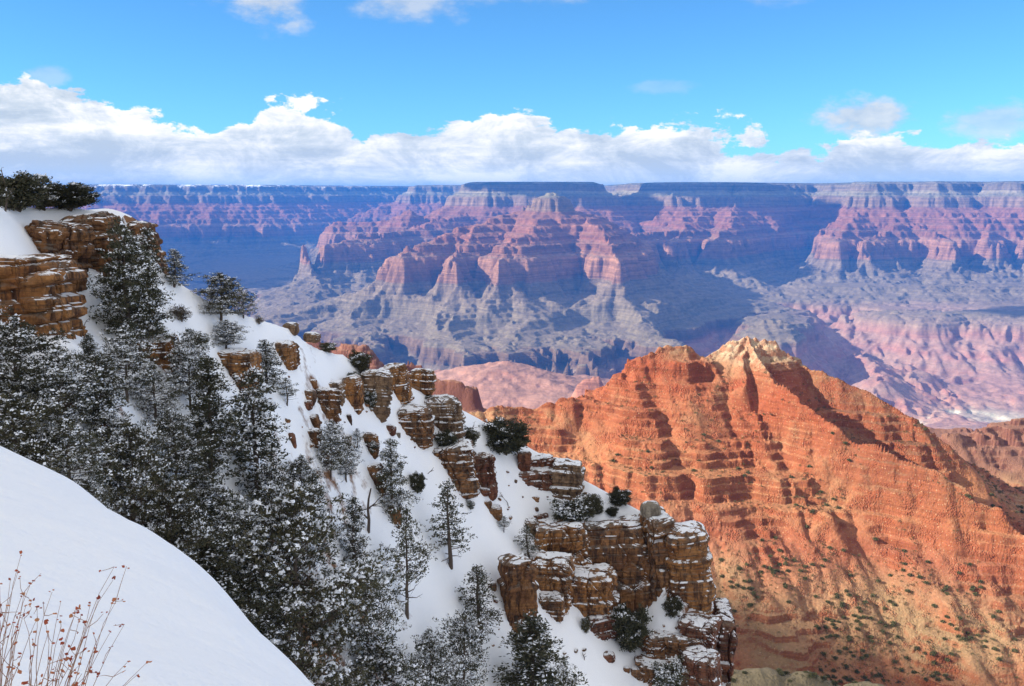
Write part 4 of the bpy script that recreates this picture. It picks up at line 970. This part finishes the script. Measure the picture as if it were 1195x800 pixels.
T_ = [
 # the rim plateau at the top left
 ('juniper_tree', 'juniA', 22, 246, 199, 56, 'dark juniper at the left edge on top of the snowy cliff'),
 ('juniper_tree', 'juniA', 82, 246, 211, 50, 'rounded dark juniper standing alone near the cliff corner'),
 ('juniper_tree', 'juniB', 52, 246, 222, 30, 'low juniper between the two bigger ones on the cliff top'),
 ('juniper_tree', 'juniB', -14, 244, 206, 40, 'juniper cut by the left edge on the cliff top'),
 # crest of the spur
 ('fir_tree', 'firC', 150, 402, 252, 78, 'tallest dark fir beside the capstone cliff'),
 ('fir_tree', 'firB', 176, 392, 262, 44, 'slim second top pressed against the tallest fir on its right'),
 ('fir_tree', 'firA', 203, 335, 290, 32, 'small snowy fir on the skyline right of the tallest fir'),
 ('pine_tree', 'pineA', 258, 375, 317, 54, 'broad olive pine on the skyline halfway down the upper slope'),
 ('pine_tree', 'pineC', 284, 372, 343, 30, 'short pine leaning out right of the broad skyline pine'),
 ('shrub', 'shrub', 212, 376, 353, 24, 'brownish shrub alone on the upper snow'),
 ('pine_tree', 'pineB', 264, 408, 372, 40, 'snowy pine directly below the broad skyline pine'),
 ('shrub', 'shrub', 302, 378, 367, 12, 'tiny shrub at the skyline right of the broad pine'),
 ('juniper_tree', 'juniC', 234, 410, 385, 20, 'small snowy juniper on a bare stem above the warm orange outcrop'),
 ('juniper_tree', 'juniB', 384, 408, 395, 22, 'low olive juniper lying over the skyline snow'),
 ('juniper_tree', 'juniB', 421, 436, 406, 26, 'olive bush crowning the tallest pillar of the rock band'),
 ('shrub', 'juniA', 413, 447, 433, 14, 'dark little bush left of the tallest pillar top'),
 ('shrub', 'juniC', 431, 477, 452, 16, 'snow flecked bush growing in the notch of the tallest pillar'),
 ('shrub', 'juniB', 502, 470, 460, 18, 'dark mat of shrub on top of the double boulder'),
 ('juniper_tree', 'juniA', 590, 530, 486, 48, 'round dark juniper on the crest against the red hill'),
 ('juniper_tree', 'juniB', 547, 522, 494, 24, 'small juniper with a dead twig above it left of the round juniper'),
 ('juniper_tree', 'juniA', 521, 531, 500, 24, 'leaning dark juniper above the snow topped outcrop'),
 ('juniper_tree', 'juniB', 691, 603, 572, 22, 'small juniper behind the banded tower on the crest'),
 ('juniper_tree', 'juniC', 665, 618, 574, 40, 'loose snowy juniper below the square banded tower'),
 ('juniper_tree', 'juniA', 724, 590, 567, 22, 'small round juniper last on the crest before the perched boulder'),
 ('shrub', 'juniA', 714, 602, 590, 12, 'tiny dark bush on the snow below the last crest juniper'),
 ('shrub', 'juniA', 696, 601, 588, 14, 'small dark bush between the two crest junipers'),
 ('pine_tree', 'firD', 617, 652, 607, 36, 'small pine at the left end of the cliff wall'),
 ('pine_tree', 'pineD', 588, 622, 601, 16, 'tiny pine right of the round dark boulder'),
 ('juniper_tree', 'juniA', 735, 760, 697, 36, 'dense dark juniper at the foot of the cliff wall'),
 ('juniper_tree', 'juniB', 785, 720, 692, 22, 'olive bush at the foot of the rock tower'),
 ('shrub', 'juniB', 683, 738, 717, 12, 'small bush left of the dense juniper on the curved ledge'),
 ('juniper_tree', 'juniC', 780, 803, 764, 34, 'greyish snowy juniper at the bottom edge near the brink'),
 # open slope
 ('fir_tree', 'firA', 310, 458, 394, 40, 'conical fir right of the warm orange outcrop'),
 ('pine_tree', 'pineD', 335, 474, 440, 28, 'short snowy pine at the foot of the conical fir'),
 ('fir_tree', 'firA', 303, 585, 418, 80, 'tall straight fir with a visible trunk in the middle of the thicket'),
 ('pine_tree', 'firE', 247, 560, 408, 62, 'darkest tree of the thicket with little snow in its crown'),
 ('pine_tree', 'pineB', 222, 476, 378, 46, 'snow laden pine above the darkest tree'),
 ('pine_tree', 'pineB', 386, 560, 486, 38, 'snowy pine beside the leaning brown slab'),
 ('pine_tree', 'pineC', 404, 562, 505, 34, 'pale snowy pine right of its taller twin'),
 ('pine_tree', 'pineA', 352, 592, 527, 44, 'olive brown bushy pine below the leaning brown slab'),
 ('pine_tree', 'pineD', 417, 522, 498, 17, 'tiny pine on the snow beneath the rock band'),
 ('shrub', 'juniC', 435, 530, 508, 15, 'snowy bush on the dark leaning rock'),
 ('fir_tree', 'firA', 459, 608, 504, 42, 'narrow snowy fir in the gully with open snow to its right'),
 ('juniper_tree', 'juniA', 487, 576, 549, 16, 'small upright dark juniper on the open snow'),
 ('pine_tree', 'pineD', 475, 720, 578, 62, 'thin dark pine with bare lower trunk in the gully'),
 ('pine_tree', 'firD', 526, 662, 549, 44, 'open crowned pine alone on the snow under the outcrops'),
 ('shrub', 'juniC', 549, 594, 582, 10, 'tiny snowy bush right of the open crowned pine'),
 ('pine_tree', 'firD', 562, 745, 650, 50, 'slender pine in front of the sloping brown ledge'),
 ('pine_tree', 'pineC', 541, 830, 690, 66, 'loose snowy pine at the bottom left of the slender pine'),
 ('pine_tree', 'firE', 619, 842, 698, 88, 'dense dark conical pine at the bottom edge'),
 ('pine_tree', 'pineD', 657, 830, 757, 34, 'small pine top right of the dense conical pine'),
 ('pine_tree', 'pineB', 505, 850, 715, 60, 'snowy pine crown at the bottom between the big pine and the loose one'),
 # the thicket on the left
 ('pine_tree', 'pineE', 22, 500, 362, 110, 'large snowy pine hiding the foot of the left cliff'),
 ('pine_tree', 'pineB', 70, 510, 398, 80, 'snow covered pine right of the large one under the left cliff'),
 ('pine_tree', 'firC', 112, 500, 405, 60, 'snowy pine below the tallest fir, left one'),
 ('pine_tree', 'pineB', 148, 468, 376, 64, 'snow draped tree growing at the foot of the tallest fir'),
 ('pine_tree', 'firE', 105, 440, 388, 26, 'small dark tree between the cliff and the tallest fir'),
 ('pine_tree', 'pineC', 182, 500, 420, 56, 'pine in front of the half hidden orange outcrop'),
 ('pine_tree', 'pineA', 28, 590, 448, 120, 'wide pine with layered snowy boughs at the left edge'),
 ('pine_tree', 'pineC', 85, 600, 480, 90, 'snowy pine just above the brow of the snow bank'),
 ('pine_tree', 'pineA', 160, 640, 478, 86, 'olive pine with upright dark stems in the left thicket'),
 ('pine_tree', 'pineE', 205, 580, 470, 70, 'snowy pine left of the darkest tree'),
 ('pine_tree', 'pineA', 200, 700, 545, 90, 'olive pine low in the thicket above the snow bank edge'),
 ('pine_tree', 'pineB', 262, 680, 560, 84, 'pine loaded with snow right of the olive one above the bank'),
 ('pine_tree', 'firE', 246, 740, 608, 80, 'dark green pine at the brow of the snow bank'),
 ('pine_tree', 'bigpine', 352, 850, 536, 190, 'biggest pine, olive and snow speckled, bottom centre left'),
 ('pine_tree', 'pineE', 296, 790, 640, 100, 'snowy pine partly behind the biggest pine on its left'),
 ('pine_tree', 'pineC', 432, 800, 640, 84, 'snowy pine partly behind the biggest pine on its right'),
 ('pine_tree', 'pineB', 452, 880, 730, 110, 'snow loaded pine crown at the bottom right of the biggest pine'),
 ('fir_tree', 'firB', 365, 660, 545, 50, 'slim fir rising just behind the biggest pine'),
 ('fir_tree', 'firB', 412, 665, 572, 40, 'slim snowy fir between the biggest pine and the gully fir'),
 ('pine_tree', 'pineA', 335, 700, 590, 60, 'bushy pine behind the top of the biggest pine'),
]
for nm, kd, px, yb, yt, wd, lb in T_:
    place_tree(nm, nm.replace('_', ' ') if nm != 'shrub' else 'shrub', lb, kd, px, yb, yt, wd)
rng = np.random.RandomState(5)
fill = [(px, yb) for px, yb in [(130, 560), (225, 625), (318, 650), (10, 545),
                                (110, 660), (300, 720), (385, 770), (215, 680), (400, 880), (300, 880), (350, 960), (500, 930), (-20, 430)]]
for i, (px, yb) in enumerate(fill):
    hgt = rng.uniform(75, 115)*(1+0.25*(yb > 640)); kd = ['pineB', 'firC', 'pineC', 'firA', 'pineA', 'firE'][i % 6]
    place_tree('pine_tree', 'pine tree', 'snow dusted evergreen crowded inside the dense thicket of the shaded gully', kd, px, yb, yb-hgt, rng.uniform(50, 80), 'evergreens crowded in the gully thicket')

# bare dead snags and twigs
def snag(label, px, yb, yt, seed, spread=0.35, cat='dead shrub', name='dead_shrub'):
    rng = np.random.RandomState(seed); q = hit(px, yb); H = (yb-yt)/FPX*q[1]; A_ = Acc()
    def br(p, d, L, r, dep):
        n = 5; pts = [np.array(p)]
        for i in range(n-1): d = d+rng.normal(size=3)*0.18; d /= np.linalg.norm(d); pts.append(pts[-1]+d*L/(n-1))
        V, F = tube(np.array(pts), np.linspace(r, r*0.45, n), 4); A_.add(V, F)
        if dep > 0:
            for j in range(rng.randint(2, 4)):
                k = rng.randint(1, n); nd = d+rng.normal(size=3)*0.75; nd[2] = abs(nd[2])*0.6+0.1; br(pts[k], nd/np.linalg.norm(nd), L*rng.uniform(0.35, 0.6), r*0.55, dep-1)
    br((0, 0, 0), np.array([rng.normal()*spread, 0, 1.0]), H*0.85, H*0.022+0.012, 3)
    V, F, _ = A_.get(); o = mesh_obj(name, V, F, TM['bark']); o.location = (q[0], q[1], q[2]-0.05); tag(o, label, cat)
snag('bare dead shrub between the double boulder and the round juniper', 548, 505, 488, 1)
snag('small bare dead shrub right of the lone reddish stone', 593, 590, 572, 2)
snag('bare twiggy shrub on the open snow left of the snow topped outcrop', 499, 553, 540, 3)
snag('grey dead trunk standing beside the gully fir', 430, 622, 538, 4, 0.05, 'dead tree', 'dead_tree')
snag('bare skyline shrub with fine twigs above the pillar bush', 404, 416, 403, 5, 0.5)
snag('dead shrub on the lower snow chute', 682, 770, 756, 6)
snag('leafless bush at the left edge among the cliff top junipers', 6, 246, 196, 7, 0.2)
snag('bare twigs under the capstone cliff on the shaded snow', 98, 392, 372, 8)

# scattered scrub on the red hill: the largest as single plants, the rest as one cover
def scrub_mesh(seed, n):
    rng = np.random.RandomState(seed); A_ = Acc()
    th = rng.rand(n)*2*PI; r = np.sqrt(rng.rand(n)); C = np.stack([np.cos(th)*r*0.8, np.sin(th)*r*0.8, rng.rand(n)*0.75*(1.05-r*0.6)+0.06], 1)
    foliage(A_, C, C*0.8, rng, 0.40, 6, 0.16, 0.0, 0.1)
    return A_.get()
SC = []
SM, t_, b_ = new_mat('desert_scrub'); oi = t_.new('ShaderNodeNewGeometry')
t_.put(b_.inputs['Base Color'], t_.mix(t_.noise(oi.outputs['Position'], 0.25, 2), (0.045, 0.050, 0.022), (0.13, 0.12, 0.055)))
for i in range(4):
    V, F, _ = scrub_mesh(70+i, 46); o = mesh_obj('scrub', V, F, SM, smooth=False); SC.append(o.data); bpy.data.objects.remove(o)
rng = np.random.RandomState(9); N = 34000
yy_ = np.where(rng.rand(N) < 0.12, rng.uniform(320, 372, N), rng.uniform(430, 780, N)); uu_ = rng.uniform(-0.02, 0.56, N); xx_ = uu_*yy_
zz_ = hill_z(xx_, yy_); zx = hill_z(xx_+9, yy_); zy = hill_z(xx_, yy_+9)
sl = np.hypot(zx-zz_, zy-zz_)/9; dn = fbm(xx_, yy_, 45, 3, 0.5, 401)
ok = (sl < 1.2) & (rng.rand(N) < np.clip(0.45+dn*2.2, 0.04, 1)*np.clip((-zz_-120)/90, 0.12, 1)*np.where(yy_ < 400, 3, 1))
rowv = 225-zz_/yy_*FPX
ok &= (rowv < 830) & (rowv > 400)
xx_, yy_, zz_ = xx_[ok], yy_[ok], zz_[ok]; sz = 0.28+rng.rand(len(xx_))**3*1.35
order = np.argsort(-sz/yy_); vis = [i for i in order if not (xx_[i]/yy_[i]*FPX+CX < 850 and 225-zz_[i]/yy_[i]*FPX > 640)]
for k, i in enumerate(vis[:300]):
    o = bpy.data.objects.new('desert_shrub', SC[k % 4]); scene.collection.objects.link(o); o.location = (xx_[i], yy_[i], zz_[i]-0.15); s_ = sz[i]; o.scale = (s_, s_, s_*1.15); o.rotation_euler = (0, 0, k*1.7)
    tag(o, 'dark green shrub dotted on the sunlit slope of the red hill', 'shrub', 'shrubs dotting the red hill')
A_ = Acc(); mini = [scrub_mesh(80+i, 12)[:2] for i in range(3)]
for i in vis[300:8000]:
    V, F = mini[i % 3]; A_.add(V*sz[i]+np.array([xx_[i], yy_[i], zz_[i]-0.1]), F)
V, F, _ = A_.get(); o = mesh_obj('hillside_scrub', V, F, SM, smooth=False); tag(o, kind='stuff')
print('scrub', len(vis))
# ------------------------------------------------------------------ broken clouds above, whose shadows lie on the land
def cloud(tx, ty, tz, rx, ry, seed, height=2700, thick=240):
    k = (height-tz)/SUN[2]; c = np.array([tx, ty, tz])+SUN*k
    V, F = cube_sphere(36); V = V/np.linalg.norm(V, axis=1)[:, None]
    n = fbm3(V[:, 0]*2+seed, V[:, 1]*2, V[:, 2]*1.2, 0.9, 5, 0.6, seed)
    r = 1+0.42*n; up = np.where(V[:, 2] > 0, 1.0, 0.35)
    o = mesh_obj('cloud', np.stack([V[:, 0]*rx*r, V[:, 1]*ry*r, V[:, 2]*thick*r*up], 1), F, CLOUD)
    o.location = tuple(c); return o
CLOUD, _t, _b = new_mat('cloud_white'); _b.inputs['Base Color'].default_value = (0.9, 0.9, 0.92, 1); _b.inputs['Roughness'].default_value = 1
for i, (px_, km_, z_, rx_, ry_, lb) in enumerate([(655, 13.1, 0, 1000, 700, 'white cloud high above the flat topped mesa'), (875, 13.3, -150, 1000, 800, 'white cloud high above the deep bay of the far wall'),
      (905, 10.6, -900, 420, 380, 'white cloud high above the side canyon right of the temple'), (150, 12.8, -600, 1900, 3000, 'largest white cloud, high above the hazy left canyon'),
      (1200, 8.2, -950, 500, 450, 'white cloud high above the right end of the bench')]):
    o = cloud(uX(px_, km_*1000), km_*1000, z_, rx_, ry_, 3+i*5); tag(o, lb, 'cloud', 'clouds above the canyon')
o = cloud(-610, 330, 0, 270, 215, 47, 1700, 90); tag(o, 'smaller white cloud high above the foot of the red hill', 'cloud', 'clouds above the canyon')
o = cloud(-150, 40, 0, 340, 240, 41, 1700, 110); tag(o, 'white cloud high above the snowy rim and its pines', 'cloud', 'clouds above the canyon')
# ------------------------------------------------------------------ dry flower stalks in the foreground snow
def leafmat():
    m, t, b = new_mat('dry_red_leaf'); g = t.new('ShaderNodeNewGeometry')
    t.put(b.inputs['Base Color'], t.ramp(g.outputs['Random Per Island'], [(0, (0.20, 0.035, 0.02)), (0.5, (0.38, 0.09, 0.04)), (1, (0.48, 0.22, 0.10))])); return m
LM = leafmat(); m_, t_, b_ = new_mat('dry_stalk'); b_.inputs['Base Color'].default_value = (0.30, 0.16, 0.10, 1); STM = m_
def stalks(label, base_px, base_y, tips, seed, leaves=5):
    rng = np.random.RandomState(seed); c = P(base_px, 845, base_y); c[2] = bank_z(c[0], c[1])-0.02
    root = bpy.data.objects.new('dry_plant', None); scene.collection.objects.link(root); root.location = tuple(c); tag(root, label, 'dry plant')
    S_ = Acc(); Lf = Acc()
    for (px, py, Y) in tips:
        tip = P(px, py, Y)-c; n = 9; u = np.linspace(0, 1, n)[:, None]
        st = np.array([rng.normal()*0.03, rng.normal()*0.03, 0])
        mid = np.array([tip[0]*0.35, tip[1]*0.4, tip[2]*0.62+0.02])+rng.normal(size=3)*0.02
        pts = (1-u)**2*st+2*u*(1-u)*mid+u*u*tip; pts[1:] += np.cumsum(rng.normal(size=(n-1, 3)), 0)*0.0055
        V, F = tube(pts, np.linspace(0.0021, 0.0006, n), 5); S_.add(V, F)
        spots = [pts[-1]]
        for j in range(rng.randint(1, leaves)):
            k = rng.randint(3, n); e = pts[k]+rng.normal(size=3)*0.028+np.array([0, 0, 0.022]); V, F = tube(np.array([pts[k], (pts[k]+e)/2+rng.normal(size=3)*0.003, e]), [0.0011, 0.0009, 0.0006], 4); S_.add(V, F); spots.append(e)
            if rng.rand() < 0.35: spots.append((e+pts[k])/2)
        for e in spots:
            for q in range(rng.randint(1, 3)):
                r = rng.uniform(0.0022, 0.0056); a, b, cc = rng.rand(3)*6; R_ = np.array([[math.cos(a), -math.sin(a), 0], [math.sin(a), math.cos(a), 0], [0, 0, 1]])@np.array([[1, 0, 0], [0, math.cos(b), -math.sin(b)], [0, math.sin(b), math.cos(b)]])
                q8 = CUBE*np.array([1.0, 0.75, 0.35])*(1+rng.normal(size=(8, 3))*0.3); Lf.add((q8*r)@R_.T+e+rng.normal(size=3)*0.004, CUBEF)
    V, F, _ = S_.get(); mesh_obj('stalk_cluster', V, F, STM, root); V, F, _ = Lf.get(); mesh_obj('dried_leaves', V, F, LM, root, smooth=False)
rng = np.random.RandomState(3)
main = [(136, 668, 3.0), (125, 682, 2.95), (113, 697, 2.9), (104, 699, 2.95), (140, 702, 3.1), (145, 733, 3.1), (73, 700, 3.0), (126, 708, 3.0), (92, 712, 2.9), (86, 722, 2.8), (130, 748, 3.0), (98, 736, 2.8),
        (66, 728, 2.8), (54, 730, 2.8), (84, 745, 2.7), (178, 775, 3.0), (146, 773, 2.9), (152, 790, 2.9), (110, 775, 2.7), (75, 765, 2.7), (48, 705, 2.9), (96, 752, 2.8), (118, 742, 2.9), (62, 745, 2.7), (36, 770, 2.7), (88, 700, 2.9), (70, 760, 2.75),
        (80, 778, 2.7), (100, 790, 2.7), (30, 720, 2.8), (58, 690, 2.9)]
stalks('fan of thin dry stalks with red brown leaves rising from the foreground snow', 38, 2.75, main, 4)
stalks('dry reddish weed cut off by the left edge of the foreground snow', -22, 2.7, [(12, 646, 3.1), (5, 668, 3.0), (20, 668, 2.95), (38, 688, 3.0), (28, 692, 2.9), (2, 700, 2.8), (8, 716, 2.7), (22, 706, 2.8), (30, 706, 2.8), (-5, 690, 2.8), (10, 740, 2.7), (3, 765, 2.6), (6, 728, 2.7), (15, 725, 2.7), (40, 712, 2.9), (20, 746, 2.7)], 8)
# ------------------------------------------------------------------ the air
def build_haze():
    m = bpy.data.materials.new('haze_air'); m.use_nodes = True; m.node_tree.nodes.clear(); t = NT(m.node_tree)
    out = t.new('ShaderNodeOutputMaterial'); v = t.new('ShaderNodeVolumePrincipled')
    v.inputs['Color'].default_value = HAZE_COL+(1,); v.inputs['Density'].default_value = HAZE_D; v.inputs['Anisotropy'].default_value = 0.0
    t.l.new(v.outputs[0], out.inputs['Volume'])
    x0, x1, y0, y1, z0, z1 = -19000, 19000, -3000, 27000, -1700, 200
    V = [(x, y, z) for z in (z0, z1) for y in (y0, y1) for x in (x0, x1)]
    F = [(0, 2, 3, 1), (4, 5, 7, 6), (0, 1, 5, 4), (2, 6, 7, 3), (0, 4, 6, 2), (1, 3, 7, 5)]
    o = mesh_obj('haze', V, F, m, smooth=False); tag(o, kind='stuff')
HAZE_COL = (0.005, 0.23, 0.83); HAZE_D = 3.5e-5
build_haze()
